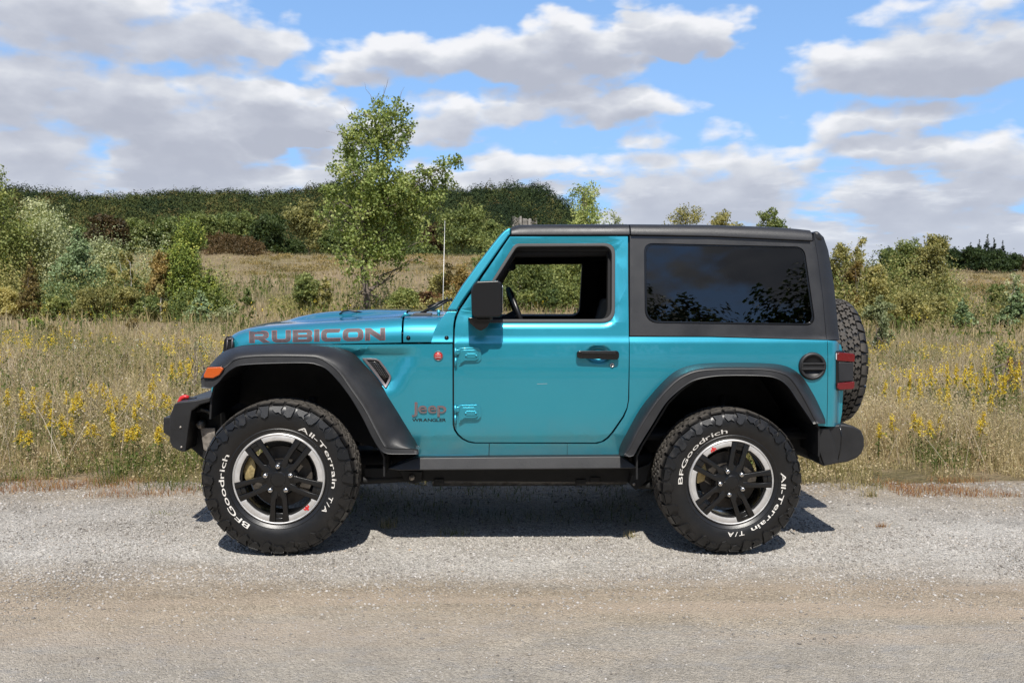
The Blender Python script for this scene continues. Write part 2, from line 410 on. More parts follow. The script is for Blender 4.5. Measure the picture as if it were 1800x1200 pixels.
# ---------------- body tub side (one pressing round the door opening)
X_R0 = P(1456, 700, .14).x
_a = P(744, 617, .14); _b = P(640, 617, .14); _c = P(700, 690, .14)
def sstep(a, b_, x):
    t = min(1, max(0, (x-a)/(b_-a))); return t*t*(3-2*t)
def y_body(x, z):
    y = ys(z)
    if x > X_R0: y += min(.07, ((x-X_R0)/.085)**2*.065)
    # scoop behind the front flare
    zt_ = _a.z; zb_ = _c.z
    if x < _a.x and zb_-.03 < z < zt_+.02:
        v = (zt_-z)/(zt_-zb_)
        edge = _a.x-(_a.x-_c.x-.02)*max(0, v)
        m = sstep(0, .12, edge-x)*sstep(-.06, .12, v)*(1-sstep(.68, 1.05, v))
        y += .034*m
    return y
arch_r = [(1438,748),(1427,729),(1404,692),(1381,665),(1335,651),(1240,652),(1206,664),(1181,682),(1150,717),(1120,765),(1105,800)]
arch_f = [(722,790),(692,742),(652,692),(612,657),(581,639),(540,631),(472,630)]
body_out = [(470,607.5),(560,606.5),(650,605.3),(795.3,604.5),(795.5,746),(798,756),(804,765),(812,772),(822,777),(833,779.3),(1050,779.8),(1062,776),(1070,770),(1078,761),(1097,733),(1103,718),(1106,702),(1106.2,592),(1250,592.5),(1455,598),(1470,599),(1478,606),(1481.5,620),(1482,690),(1480,725),(1476,748)] + arch_r + [(1100,802.5),(735,802.5)] + arch_f
xx0 = P(470,650,.14).x
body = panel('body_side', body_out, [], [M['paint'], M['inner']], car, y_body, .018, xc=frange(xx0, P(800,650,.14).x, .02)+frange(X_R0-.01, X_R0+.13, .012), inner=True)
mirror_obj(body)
# paint seams as narrow dark grooves
def groove(pts, w, yf, name='panel_gap', mt=None, up=-.0012, parent=None):
    pp = lift(pts, yf); vs, fs = [], []
    dens_ = []
    for i in range(len(pp)-1):
        L = math.dist(pp[i], pp[i+1]); k = max(1, int(L/.02))
        for j in range(k): dens_.append(tuple(np.array(pp[i])*(1-j/k)+np.array(pp[i+1])*j/k))
    dens_.append(pp[-1])
    for i, p in enumerate(dens_):
        a = np.array(dens_[max(0,i-1)]); c = np.array(dens_[min(len(dens_)-1,i+1)]); t = (c-a)/np.linalg.norm(c-a); n_ = np.array((-t[1], t[0]))*w/2
        for s_ in (-1, 1):
            q = np.array(p)+n_*s_; vs.append((q[0], yf(q[0], q[1])+up, q[1]))
    for i in range(len(dens_)-1): fs.append((i*2, i*2+1, i*2+3, i*2+2))
    me = bpy.data.meshes.new(name); me.from_pydata(vs, [], fs); o = link(name, me, mt or M['gloss'], None, True); rel(o, parent); return o
groove([(860,779.5),(859.5,802)], .004, y_body)
groove([(997,779.5),(997,802)], .002, y_body)
groove([(1454,599),(1455,660),(1453.5,747)], .0025, y_body)
# inner jamb seen in the gaps, cabin floor, firewall, rear wall
bm = bmesh.new()
jl = lift([(797,600),(804,545),(893,415),(1106,412),(1106,706),(1098,738),(1075,772),(1052,781),(830,781),(806,772),(795,750)], lambda x,z: ys(z)+.03)
jh = lift([(838,590),(845,550),(906,440),(1088,440),(1090,590)], lambda x,z: ys(z)+.03)
bm.free()
jamb = panel('door_jamb', jl, [jh], [M['inner']], car, lambda x, z: ys(z)+.034, .03, world=True, bev=0)
mirror_obj(jamb)

# ---------------- bonnet and cowl
hx = [388,392,398,405,415,437,470,500,560,600,640,680,705.5]
def ip(v, xs_, ys_): return float(np.interp(v, xs_, ys_))
H_YS = ([388,405,437,500,600,705,797],[.37,.335,.305,.27,.228,.190,.166])
H_ZB = ([388,396,405,437,705,797],[626,619,612,608,602,601.5])
H_ZT = ([388,392,398,405,415,425,450,500,560,640,706,797],[612,600,590,584.5,580,577,573,569.5,565.5,561,556.5,556])
H_BG = ([388,470,500,530,565,640,706],[0,0,.022,.035,.040,.036,.018])
def hood_station(px):
    y0 = ip(px, *H_YS); zb_ = P(px, ip(px, *H_ZB), y0).z; pt = P(px, ip(px, *H_ZT), y0+.13); return P(px, 600, y0).x, y0, zb_, pt.z
def hood_off(v): 
    v = min(1, max(0, v)); return .006*v+.135*(1-math.sqrt(max(0, 1-v**2.6)))
VV = [0,.12,.25,.38,.5,.6,.7,.78,.85,.91,.955,.985,1.0]
def hood_profile(px, bulge=True):
    X, y0, zb_, zt_ = hood_station(px); pts = [(X, y0+hood_off(v), zb_+(zt_-zb_)*v) for v in VV]
    n = 22; yA = pts[-1][1]; bg_ = ip(px, *H_BG) if bulge else .01
    for k in range(1, n):
        y = yA+(CY-yA)*k/n*1.0; q = k/n
        crown = .018*(1-(1-q)**2); e = (y-yA)
        bump_ = bg_*sstep(.17, .30, e)
        pts.append((X, y, zt_+crown+bump_))
    pts.append((X, CY, zt_+.018+bg_))
    return pts
def loft(rows, bm, close_front=False):
    g = [[bm.verts.new(p) for p in r] for r in rows]
    for i in range(len(g)-1):
        for j in range(len(g[i])-1): bm.faces.new((g[i][j], g[i+1][j], g[i+1][j+1], g[i][j+1]))
    return g
def full(rows): return [r + [(p[0], 2*CY-p[1], p[2]) for p in r[-2::-1]] for r in rows]
def dense_px(xs_, step=6):
    o = []
    for a, c in zip(xs_[:-1], xs_[1:]):
        k = max(1, int((c-a)/step)); o += [a+(c-a)*i/k for i in range(k)]
    return o+[xs_[-1]]
bm = bmesh.new(); g = loft(full([hood_profile(p) for p in dense_px(hx, 9)]), bm)
bm.faces.new([v for v in g[0]][::-1])
hood = fin('bonnet', bm, M['paint'])
s_ = hood.modifiers.new('solid', 'SOLIDIFY'); s_.thickness = .012; s_.offset = -1; bevel(hood, .004, 2, 50)
bm = bmesh.new(); g = loft(full([hood_profile(p, False) for p in dense_px([708.5, 722, 740, 760, 779, 797], 9)]), bm)
cowl = fin('cowl', bm, M['paint']); s_ = cowl.modifiers.new('solid', 'SOLIDIFY'); s_.thickness = .012; s_.offset = -1; bevel(cowl, .004, 2, 50)
# corner post that runs up into the windscreen frame
def y_post(x, z): return ys(z)-.001 + .05*sstep(P(782,560,.16).x, P(766,575,.16).x, x+.0)*0
post = panel('windscreen_post', [(796.3,602),(797,572),(799.5,557),(803.5,547.3),(786,547.3),(775,560),(764,578),(757,602)], [], [M['paint']], car, lambda x, z: ys(z)-.003, .02, xc=None)
mirror_obj(post)
# recessed grille panel, radiator block in front, bonnet latches
bm = bmesh.new(); x0 = P(385,620,.36).x; x1 = P(395,620,.36).x
prism(bm, [(x0+.012,1.10),(x0,1.0),(x0-.012,.88),(x1,.86),(x1,1.10)], .37, 2*CY-.37)
gr = fin('grille', bm, M['paint'], bv=.01)
bm = bmesh.new()
for k in range(7):
    yy = CY+(k-3)*.095; prism(bm, roundpoly([(yy-.026,.80),(yy+.026,.80),(yy+.03,1.05),(yy-.03,1.05)], .02), 0, .02)
for v in bm.verts: x, y, z = v.co; v.co = (x0-.012+ (z-.80)*.05 - y*.5 + .0, x, z)
fin('grille_slot', bm, M['gloss'], gr)
for sgn in (-1, 1):
    bm = bmesh.new(); lathe(bm, [(0,-.03),(.06,-.028),(.085,-.012),(.09,.01)], 32); hl = fin('headlight', bm, M['clear_lens'], gr)
    hl.matrix_parent_inverse = world_of(gr).inverted() @ Matrix.Translation((x0-.012, CY+sgn*.46, .955)) @ Matrix.Rotation(R(-90), 4, 'Z')
def latch(sgn):
    bm = bmesh.new(); Y0 = .325
    q = pxz(roundpoly([(393,618),(395,598),(399,591),(406,590),(412,597),(412.5,612),(409,618)], [2,4,4,4,4,3,2]), Y0); prism(bm, q, Y0-.018, Y0+.02)
    a = fin('bonnet_latch', bm, M['black'], bv=.004)
    bm = bmesh.new()
    for dx in (399, 407.5):
        p0 = P(dx, 615, Y0-.02); p1 = P(dx+1, 594, Y0-.02); tube(bm, [p0, p1], .004, 6)
    p0 = P(399.5, 596, Y0-.022); p1 = P(408.5, 595, Y0-.022); tube(bm, [p0, p1], .005, 6)
    c_ = fin('bail', bm, M['badge'], a)
    if sgn > 0: m = mirror_obj(a); mirror_obj(c_, m); 
latch(1)
# bonnet bump stops, screen base vents, washer jets
for yy, pa in ((.62, (597,640)), (1.25, (600,648))):
    bm = bmesh.new(); z = P(620, 549, yy).z; xa = P(pa[0], 550, yy).x; xb = P(pa[1], 550, yy).x
    tube(bm, [(xa, yy, z-.012), (xa+.02, yy, z+.006), (xa+.06, yy, z+.012), (xa+.1, yy, z+.006), (xb, yy, z-.006)], .006, 6)
    fin('windscreen_stop', bm, M['black'])
bm = bmesh.new(); a = P(722,556,.33); c_ = P(760,556,.33); prism(bm, [(a.x,a.z-.01),(a.x+.01,a.z+.018),(c_.x-.01,c_.z+.018),(c_.x,c_.z-.01)], .40, 1.48); fin('cowl_vent', bm, M['seal'], bv=.006)
bm = bmesh.new(); p = P(712,552,.30); tube(bm, [(p.x-.02,.30,p.z-.02),(p.x,.29,p.z),(p.x+.03,.30,p.z-.008)], [.008,.012,.006], 8)
p = P(771,546,.30); tube(bm, [(p.x,.30,p.z-.03),(p.x,.30,p.z+.004)], [.008,.012], 8); fin('cowl_hinge', bm, M['paint'])
def wiper(Y, off):
    bm = bmesh.new(); a = P(738+off,553,Y); m_ = P(757+off,541,Y); c_ = P(783+off,527,Y)
    tube(bm, [a, m_, c_], [.012,.009,.005], 6); tube(bm, [m_+Vector((-.02,.0,.006)), c_+Vector((.01,.02,.004)), c_+Vector((0,.32,.01))], .006, 6)
    fin('wiper', bm, M['black'])
wiper(.50, 0); wiper(1.05, 8)
# aerial
bm = bmesh.new(); a = P(778,556,1.62); t_ = P(782,388,1.62); tube(bm, [a, a+(t_-a)*.05, t_], [.010,.0026,.0019], 6); fin('aerial', bm, M['silver'])
# bolts on the cowl
for px, py in ((717.8,593.6),(785.3,593.4)):
    bm = bmesh.new(); Y0 = .166 if px > 750 else .20
    X, y0, zb_, zt_ = hood_station(px); p = P(px, py, y0+.004)
    yb = y0+hood_off((p.z-zb_)/(zt_-zb_)); yb = min(yb, ys(p.z)-.003) if px > 770 else yb
    lathe(bm, [(0,-.009),(.006,-.009),(.0065,-.005),(.012,-.004),(.013,.004)], 20, cx=p.x, cy=yb, cz=p.z); fin('cowl_bolt', bm, M['gloss'], cowl)

# bonnet side lettering
def hood_y(x, z):
    # invert the station table
    for a, c_ in zip(HT[:-1], HT[1:]):
        if x <= c_[0] or c_ is HT[-1]:
            q = (x-a[0])/(c_[0]-a[0]); y0 = a[1]+(c_[1]-a[1])*q; zb_ = a[2]+(c_[2]-a[2])*q; zt_ = a[3]+(c_[3]-a[3])*q
            return y0+hood_off((z-zb_)/(zt_-zb_))
HT = [hood_station(p) for p in dense_px(hx+[740,797], 9)]
def on_hood(u, v, up, x0=438.5, x1=676.5):
    px = x0+(x1-x0)*u; yb = 602.3-(602.3-597.4)*u; ht = 20.2+.6*u
    py = yb-ht*v; p = P(px, py, .23)
    for _ in range(3): p = P(px, py, hood_y(p.x, p.z))
    return (p.x, p.y-up, p.z)
lw = None
def letter_shapes():
    """wide squared capitals drawn on a 2.0 x 1 cell: outer loops and holes"""
    t = .30; h = .27          # stem and bar thickness
    L = {}
    L['R'] = ([[(0,0),(t*1.15,0),(t*1.15,.30),(.62,.30),(.98,0),(1.42,0),(1.02,.33),(1.22,.38),(1.33,.52),(1.33,.80),(1.22,.94),(1.05,1),(0,1)]], [[(t*1.15,.55),(t*1.15,.76),(.92,.76),(1.0,.72),(1.0,.59),(.92,.55)]])
    L['U'] = ([[(0,1),(0,.30),(.08,.12),(.28,0),(1.02,0),(1.22,.12),(1.30,.30),(1.30,1),(.98,1),(.98,.32),(.90,.24),(.40,.24),(.32,.32),(.32,1)]], [])
    L['B'] = ([[(0,0),(1.10,0),(1.28,.08),(1.33,.22),(1.33,.36),(1.25,.50),(1.33,.64),(1.33,.80),(1.27,.93),(1.10,1),(0,1)]], [[(.33,.20),(.33,.40),(.95,.40),(1.0,.36),(1.0,.24),(.95,.20)],[(.33,.60),(.33,.80),(.95,.80),(1.0,.76),(1.0,.64),(.95,.60)]])
    L['I'] = ([[(0,0),(.33,0),(.33,1),(0,1)]], [])
    L['C'] = ([[(1.28,0),(1.34,.25),(.42,.25),(.33,.33),(.33,.67),(.42,.75),(1.22,.75),(1.30,1),(.28,1),(.08,.90),(0,.72),(0,.28),(.08,.10),(.28,0)]], [])
    L['O'] = ([[(.28,0),(1.12,0),(1.32,.10),(1.40,.28),(1.40,.72),(1.32,.90),(1.12,1),(.28,1),(.08,.90),(0,.72),(0,.28),(.08,.10)]], [[(.42,.24),(.33,.33),(.33,.67),(.42,.76),(.98,.76),(1.07,.67),(1.07,.33),(.98,.24)]])
    L['N'] = ([[(0,0),(.30,0),(.30,.60),(1.02,0),(1.36,0),(1.36,1),(1.06,1),(1.06,.42),(.36,1),(0,1)]], [])
    return L
LS = letter_shapes()
WIDE = {'R':1.42,'U':1.30,'B':1.33,'I':.33,'C':1.34,'O':1.40,'N':1.36}
def hood_word(word, grow, up, mt, name):
    tot = sum(WIDE[c] for c in word)+.17*(len(word)-1); x = 0; vs, fs = [], []
    for ch in word:
        bm = bmesh.new(); ed = []
        for hole, loops in ((False, LS[ch][0]), (True, LS[ch][1])):
            for lp in loops:
                lp = [Vector(p) for p in lp]; n = len(lp)
                area = sum(lp[i].x*lp[(i+1)%n].y-lp[(i+1)%n].x*lp[i].y for i in range(n))
                sgn = (1 if area > 0 else -1)*(-1 if hole else 1); new = []
                for i in range(n):
                    d0_ = (lp[i]-lp[i-1]).normalized(); d1_ = (lp[(i+1)%n]-lp[i]).normalized()
                    n0 = Vector((d0_.y, -d0_.x)); n1 = Vector((d1_.y, -d1_.x)); b_ = (n0+n1)
                    b_ = b_/max(.35, b_.length_squared/2) if b_.length > 1e-6 else n0
                    new.append(lp[i]+b_*grow*sgn)
                v_ = [bm.verts.new((p.x, p.y, 0)) for p in new]
                ed += [bm.edges.new((v_[i], v_[(i+1)%n])) for i in range(n)]
        bmesh.ops.triangle_fill(bm, use_beauty=True, edges=ed)
        for k in range(1, 8): bmesh.ops.bisect_plane(bm, geom=bm.verts[:]+bm.edges[:]+bm.faces[:], plane_co=(0,k/8,0), plane_no=(0,1,0))
        bm.verts.index_update(); o_ = len(vs)
        vs += [on_hood((x+v.co.x)/tot, v.co.y, up) for v in bm.verts]; fs += [tuple(o_+v.index for v in f.verts) for f in bm.faces]
        bm.free(); x += WIDE[ch]+.17
    me = bpy.data.meshes.new(name); me.from_pydata(vs, [], fs); o = link(name, me, mt, None, False); rel(o, hood); return o
hood_word('RUBICON', .022, .0012, M['decalred'], 'lettering_outline')
hood_word('RUBICON', -.012, .0022, M['decal'], 'lettering')
# wing badge letters
def on_side(x0, x1, yb, yt, up):
    def fn(u, v):
        px = x0+(x1-x0)*u; py = yb+(yt-yb)*v; p = P(px, py, .135)
        for _ in range(3): p = P(px, py, y_body(p.x, p.z))
        return (p.x, p.y-up, p.z)
    return fn
for nm, s, rect, up, mt, bold, sx in (('emblem_edge','Jeep',(724.2,784.4,732.4,706.6),.004,M['decalred'],.012,1.05),('emblem','Jeep',(725.2,783.6,731.6,707.6),.008,M['badge'],.004,1.05),('model_lettering','WRANGLER',(724.5,784,740.6,735.0),.002,M['gloss'],.014,1.6)):
    o = put_text(nm, s, on_side(*rect, up), mt, None, bold, sx, spacing=.06 if s != 'Jeep' else .045); rel(o, body)
# round wing badge
p = P(770.5,625.3,.135); bm = bmesh.new(); lathe(bm, [(0,-.004),(.023,-.004),(.0235,-.008),(.027,-.007),(.028,.004)], 40, cx=p.x, cy=ys(p.z), cz=p.z); bd = fin('wing_badge', bm, M['badge'], body)
bm = bmesh.new(); lathe(bm, [(0,-.0062),(.0215,-.0060),(.022,-.004)], 40, cx=p.x, cy=ys(p.z), cz=p.z); fin('badge_face', bm, M['red'], bd)
for s, dy in (('TRAIL', .0045), ('RATED', -.0085)):
    o = put_text('badge_lettering', s, lambda u, v, dy=dy: (p.x-.016+.032*u, ys(p.z)-.0078, p.z+dy-.003+.0075*v), M['silver'], None, .02, 1.2); rel(o, bd)
# side vent
vo = [(636.5,629.5),(650,629.3),(661,630),(668,633.5),(677,645),(686.5,659.5),(687.5,663),(686,668),(679,681),(677,681),(664,664),(650,646)]
vi = [(644,632.5),(660,633),(665.5,635.5),(675,648),(683.5,660.5),(683.5,664),(678,675),(668,662),(655,645)]
vent = panel('side_vent', vo, [vi], [M['badge']], body, lambda x, z: y_body(x, z)-.012, .014, zc=[], bev=.002)
panel('vent_back', [(640,630.5),(663,631.5),(685,660),(679,678),(652,645)], [], [M['gloss']], vent, lambda x, z: y_body(x, z)-.004, .003, zc=[], bev=0)
bm = bmesh.new(); ctr = []
vi_w = lift(vi, y_body)
def inside(p, poly):
    c_ = False; n = len(poly)
    for i in range(n):
        a, b_ = poly[i], poly[i-1]
        if (a[1] > p[1]) != (b_[1] > p[1]) and p[0] < (b_[0]-a[0])*(p[1]-a[1])/(b_[1]-a[1])+a[0]: c_ = not c_
    return c_
xa = min(q[0] for q in vi_w); xb = max(q[0] for q in vi_w); za = min(q[1] for q in vi_w); zb2 = max(q[1] for q in vi_w)
r_ = .0062; row = 0; z = za
while z < zb2:
    x = xa + (r_*.87 if row % 2 else 0)
    while x < xb:
        if inside((x, z), vi_w):
            cc = [(x+r_*math.sin(k*PI/3)*.98, 0, z+r_*math.cos(k*PI/3)*.98) for k in range(6)]
            cc = [(q[0], y_body(q[0], q[2])-.007, q[2]) for q in cc]; tube(bm, cc, .0011, 3, closed=True)
        x += r_*1.74
    z += r_*1.5; row += 1
fin('vent_mesh', bm, M['seal'], vent, False)

# ---------------- windscreen frame
def y_scr(x, z): return ys(z)+.004
fr_o = [(785.5,545.5),(803.6,545.5),(812,531),(894.5,414.5),(897.5,413.5),(898,400),(893.5,401),(887,405),(879,413),(866,429),(840,463),(812,502)]
def wf(sgn):
    q = lift(fr_o, y_scr)
    bm = bmesh.new(); n = len(q)
    prof = [(0,.0),(1,.0)]
    a = [bm.verts.new((x, y_scr(x, z), z)) for x, z in q]; c_ = [bm.verts.new((x, y_scr(x, z)+.075, z)) for x, z in q]
    bm.faces.new(a); bm.faces.new(c_[::-1])
    for i in range(n): bm.faces.new((a[i], c_[i], c_[(i+1)%n], a[(i+1)%n]))
    return fin('windscreen_pillar', bm, M['paint'], bv=.012, seg=3, ang=50)
wp = wf(1); mirror_obj(wp)
bm = bmesh.new(); q = lift([(872,421),(879,413),(893,402),(897.5,401),(897,414),(888,421)], y_scr); prism(bm, q, .33, 2*CY-.33); fin('windscreen_header', bm, M['paint'], bv=.006)
bm = bmesh.new(); q = lift([(793,541),(796,543),(886,415),(883,413)], y_scr); prism(bm, q, .33, 2*CY-.33); fin('windscreen_glass', bm, M['clear'])

# ---------------- door
def dist_poly(x, z, poly):
    best = 9; n = len(poly)
    for i in range(n):
        ax, az_ = poly[i-1]; bx, bz = poly[i]; dx, dz = bx-ax, bz-az_
        t = max(0, min(1, ((x-ax)*dx+(z-az_)*dz)/(dx*dx+dz*dz+1e-12))); best = min(best, math.hypot(x-ax-t*dx, z-az_-t*dz))
    return best
win_px = roundpoly([(905,428),(1081.5,427),(1081,567),(838,567),(832,548),(838,536)], [14,20,24,8,6,4], 7)
win_w = lift(win_px, lambda x, z: ys(z))
hc = P(1052,622,.14)
def y_door(x, z):
    y = ys(z)
    d = dist_poly(x, z, win_w); y += .007*(1-sstep(.008, .030, d))
    e = ((x-hc.x)/.075)**2+((z-hc.z)/.052)**2
    y += .024*(1-sstep(.25, 1.0, e))
    return y
door_px = [(799,604),(799.6,580),(801.3,565),(804.5,554),(809,544),(896.5,416),(1103.6,415.5),(1104,500),(1104,702),(1101.5,716),(1094.5,731),(1076,757.5),(1067,768),(1057,775),(1046,777.3),(836,777),(824,774.8),(814,769.7),(806,762),(800.5,754),(798.2,744),(798.2,650)]
xs_near = frange(hc.x-.09, hc.x+.09, .009)
zs_d = sorted(set([.595,.62,.637,.655,.70,.75,.80,.84,.88,.92,.96,1.0,1.05]+frange(hc.z-.06, 1.30, .010)+frange(1.30,1.80,.03)))
door = panel('door', door_px, [win_px], [M['paint'], M['inner']], car, y_door, .022, zc=zs_d, xc=xs_near+frange(P(800,500,.15).x, P(1103,500,.2).x, .045), inner=True, bev=.005)
win_i = roundpoly([(908.5,433.5),(1075.5,432.5),(1075,560.8),(840,561),(838,548),(842,538)], [12,17,20,6,6,4], 7)
seal = panel('window_seal', win_px, [win_i], [M['seal'], M['inner']], door, lambda x, z: ys(z)+.002, .05, zc=[], bev=.003, inner=True)
dm = mirror_obj(door); mirror_obj(seal, dm)
# door inner card, thick and dark, keeps the cabin dark
win_t = roundpoly([(912,440),(1069,439),(1068,562),(846,562),(846,540)], [12,17,20,6,4], 6)
card = panel('door_card', door_px, [win_t], [M['inner']], door, lambda x, z: ys(z)+.055, .05, zc=[1.2,1.27], bev=.008)
mirror_obj(card, dm)
def hinge(dy, dx=0.0):
    yb = .128 if dy > 50 else ys(P(820,625,.135).z)
    base = roundpoly([(806,612),(812,610.8),(839,610.3),(845.5,615),(846.2,631),(841,636.3),(817,636.5),(807,643)], [1,2,4,4,4,4,4,1], 4)
    base = [(x+dx, y+dy) for x, y in base]
    bm = bmesh.new(); prism(bm, pxz(base, yb), yb-.009, yb+.006); h_ = fin('hinge', bm, M['paint'], door, bv=.0035)
    top = roundpoly([(809.5,617),(814,614.8),(834,614.5),(840.5,618),(841,630),(836,633),(817.5,633.2),(809,638.5)], [1,2,4,3,3,3,4,1], 4)
    top = [(x+dx, y+dy) for x, y in top]; bm = bmesh.new(); prism(bm, pxz(top, yb), yb-.018, yb-.007); fin('hinge_plate', bm, M['paint'], h_, bv=.003)
    bm = bmesh.new(); lo = roundpoly([(819,620.5),(838,620.5),(838,629),(819,629)], 2.5, 4); prism(bm, pxz([(x+dx, y+dy) for x, y in lo], yb), yb-.0215, yb-.017)
    fin('hinge_boss', bm, M['paint'], h_, bv=.0015)
    bm = bmesh.new()
    for bx in (819.5, 837):
        q = P(bx+dx, 624.7+dy, yb); lathe(bm, [(0,-.026),(.0035,-.026),(.004,-.0235),(.0065,-.0235),(.0075,-.0205)], 16, cx=q.x, cy=yb, cz=q.z)
    fin('hinge_bolt', bm, M['paint'], h_)
    bm = bmesh.new(); a = P(801+dx, 611+dy, yb); c_ = P(801+dx, 627+dy, yb); e_ = P(801+dx, 645+dy, yb)
    tube(bm, [a+Vector((0,-.010,0)), c_+Vector((0,-.010,0))], .0085, 12); tube(bm, [c_+Vector((0,-.010,-.003)), e_+Vector((0,-.010,0))], .0075, 12)
    fin('hinge_pin', bm, M['paint'], h_)
    bm = bmesh.new(); q = pxz([(801+dx,614+dy),(808+dx,614+dy),(808+dx,622+dy),(801+dx,624+dy)], yb); prism(bm, q, yb-.014, yb+.002); fin('hinge_arm', bm, M['paint'], h_, bv=.002)
    return h_
hinge(0); hinge(100.5, -.6)
# handle and lock
bm = bmesh.new(); Y0 = ys(hc.z)
prism(bm, pxz(roundpoly([(1013.5,616),(1088.5,616),(1088,632.5),(1013.5,629.5)], 7, 6), Y0-.03), Y0-.040, Y0-.016)
hd = fin('door_handle', bm, M['gloss'], door, bv=.007, seg=3)
bm = bmesh.new()
for a0, a1 in ((1015,1024),(1079,1087)):
    prism(bm, pxz([(a0,617.5),(a1,617.5),(a1,630),(a0,629)], Y0-.01), Y0-.020, Y0+.012)
fin('handle_mount', bm, M['gloss'], hd, bv=.003)
bm = bmesh.new(); prism(bm, pxz(roundpoly([(1022,619.4),(1083,620.4),(1083,622.6),(1022,621.4)], 1, 3), Y0-.04), Y0-.0425, Y0-.038); fin('handle_ridge', bm, M['black'], hd, bv=.001)
q = P(1075.6,641.4,Y0); bm = bmesh.new(); lathe(bm, [(0,-.003),(.006,-.003),(.0065,-.008),(.011,-.009),(.0135,-.004),(.0135,.004)], 28, cx=q.x, cy=ys(q.z), cz=q.z); lk = fin('door_lock', bm, M['chrome'], door)
bm = bmesh.new(); box(bm, q.x-.0045, q.x+.0045, ys(q.z)-.0045, ys(q.z)-.002, q.z-.001, q.z+.001); fin('keyhole', bm, M['gloss'], lk)
# faint scratch across the door
groove([(944,674.6),(962,674.0)], .0016, y_door, 'scratch', M['silver'], -.0005, door)
# mirror
Ym = .0
mo = roundpoly([(832,500),(838,494),(876,492.5),(882,497),(882.5,553),(878,557.5),(834,558),(829,552),(828,512)], [4,6,5,4,6,5,6,6,8], 5)
bm = bmesh.new(); prism(bm, pxz(mo, Ym), Ym-.002, Ym+.12); mir = fin('side_mirror', bm, M['mirror_black'], door, bv=.026, seg=4)
xm = P(883.2, 525, Ym).x; za_ = P(880,553,Ym).z; zb_ = P(880,497,Ym).z
bm = bmesh.new(); prism(bm, roundpoly([(Ym+.01,za_+.01),(Ym+.11,za_+.01),(Ym+.11,zb_-.01),(Ym+.01,zb_-.01)], .02, 4), 0, .004)
for v in bm.verts: v.co = (xm+v.co.y-.001, v.co.x, v.co.z)
fin('mirror_glass', bm, M['chrome'], mir)
bm = bmesh.new(); prism(bm, pxz(roundpoly([(821,557.5),(862,557.5),(862,564),(856,574),(846,580.5),(838,578),(826,567)], 3, 3), .09), .03, .168); fin('mirror_foot', bm, M['gloss'], mir, bv=.010, seg=3)
bm = bmesh.new(); prism(bm, pxz([(836,553),(866,553),(866,563),(836,563)], .05), .03, .12); fin('mirror_arm', bm, M['gloss'], mir, bv=.008)
mm = mirror_obj(mir, dm)

# ---------------- hardtop
X_H0 = P(1441, 500, .2).x
def y_top(x, z):
    y = ys(z)+.002
    x0_ = P(1428,408,.24).x + (P(1452,597,.165).x-P(1428,408,.24).x)*(1-(z-1.20)/(1.80-1.20))
    if x > x0_-.005: y += min(.10, ((x-x0_+.005)/.10)**2*.03)
    return y
ht_px = [(1107.2,414.5),(1250,416.5),(1424,425),(1430,424),(1430,408.5),(1440,409.5),(1448,417),(1456,440),(1466,500),(1475.5,597),(1453,597),(1250,591),(1107.2,590)]
qw = roundpoly([(1132,427),(1414,433.5),(1434,572.5),(1133.5,568)], [16,20,16,26], 7)
qg = roundpoly([(1136,431),(1411,437.5),(1429,568.5),(1137.5,564)], [14,18,14,24], 7)
x_h = frange(P(1415,500,.2).x, P(1478,500,.2).x, .012)
hts = panel('hardtop_side', ht_px, [qw], [M['hardtop'], M['inner']], car, y_top, .03, xc=x_h, inner=True, bev=.004)
hm = mirror_obj(hts)
def y_gl(x, z): return ys(z)+.012
gl_ = panel('window_trim', qw, [qg], [M['gloss']], hts, lambda x, z: ys(z)+.010, .012, bev=.002, zc=[])
gp = panel('quarter_glass', qg, [], [M['tint']], hts, y_gl, .004, bev=0, zc=[]); gp.modifiers.clear()
# glass is flat: straighten
zz = [P(1250,437,.24).z, P(1250,565,.17).z]
for o_ in (gp, gl_):
    for v in o_.data.vertices: v.co.y += 0
mirror_obj(gl_, hm); mirror_obj(gp, hm)
groove([(1430,410),(1437,450),(1446,520),(1453,596)], .0025, y_top, 'panel_gap', M['gloss'], -.001, hts)
groove([(1109,417.2),(1250,418.6),(1424,426.6)], .011, y_top, 'rain_gutter', M['gloss'], -.0015, hts)
# roof
def roof(px0, px1, name, steps, top, bot, mt):
    rows = []
    for i in range(steps+1):
        px = px0+(px1-px0)*i/steps; yb = .252
        zb_ = P(px, ip(px, *bot), yb).z; zt_ = P(px, ip(px, *top), yb+.09).z
        X = P(px, 405, yb).x; h = zt_-zb_
        pr = [(X, yb+.008, zb_-.004), (X, yb, zb_), (X, yb+.004, zb_+h*.25), (X, yb+.010, zb_+h*.5), (X, yb+.024, zb_+h*.75), (X, yb+.045, zb_+h*.92), (X, yb+.09, zt_), (X, yb+.2, zt_+.006), (X, CY, zt_+.012)]
        rows.append(pr)
    bm = bmesh.new(); g = loft(full(rows), bm); bm.faces.new(g[0][::-1]); bm.faces.new(g[-1])
    o = fin(name, bm, mt, bv=.004, ang=60); return o
T_ = ([898,904,912,1000,1108,1250,1350,1400,1430,1448],[401,397,395.5,394.5,394.2,395.3,398.5,401.5,404.5,410])
B_ = ([898,1108,1250,1424,1448],[412.8,412.5,415,423,424])
roof(898.5,1107.6,'roof_panel',14,T_,B_,M['hardtop'])
roof(1108.8,1429.5,'rear_roof',18,T_,B_,M['hardtop'])
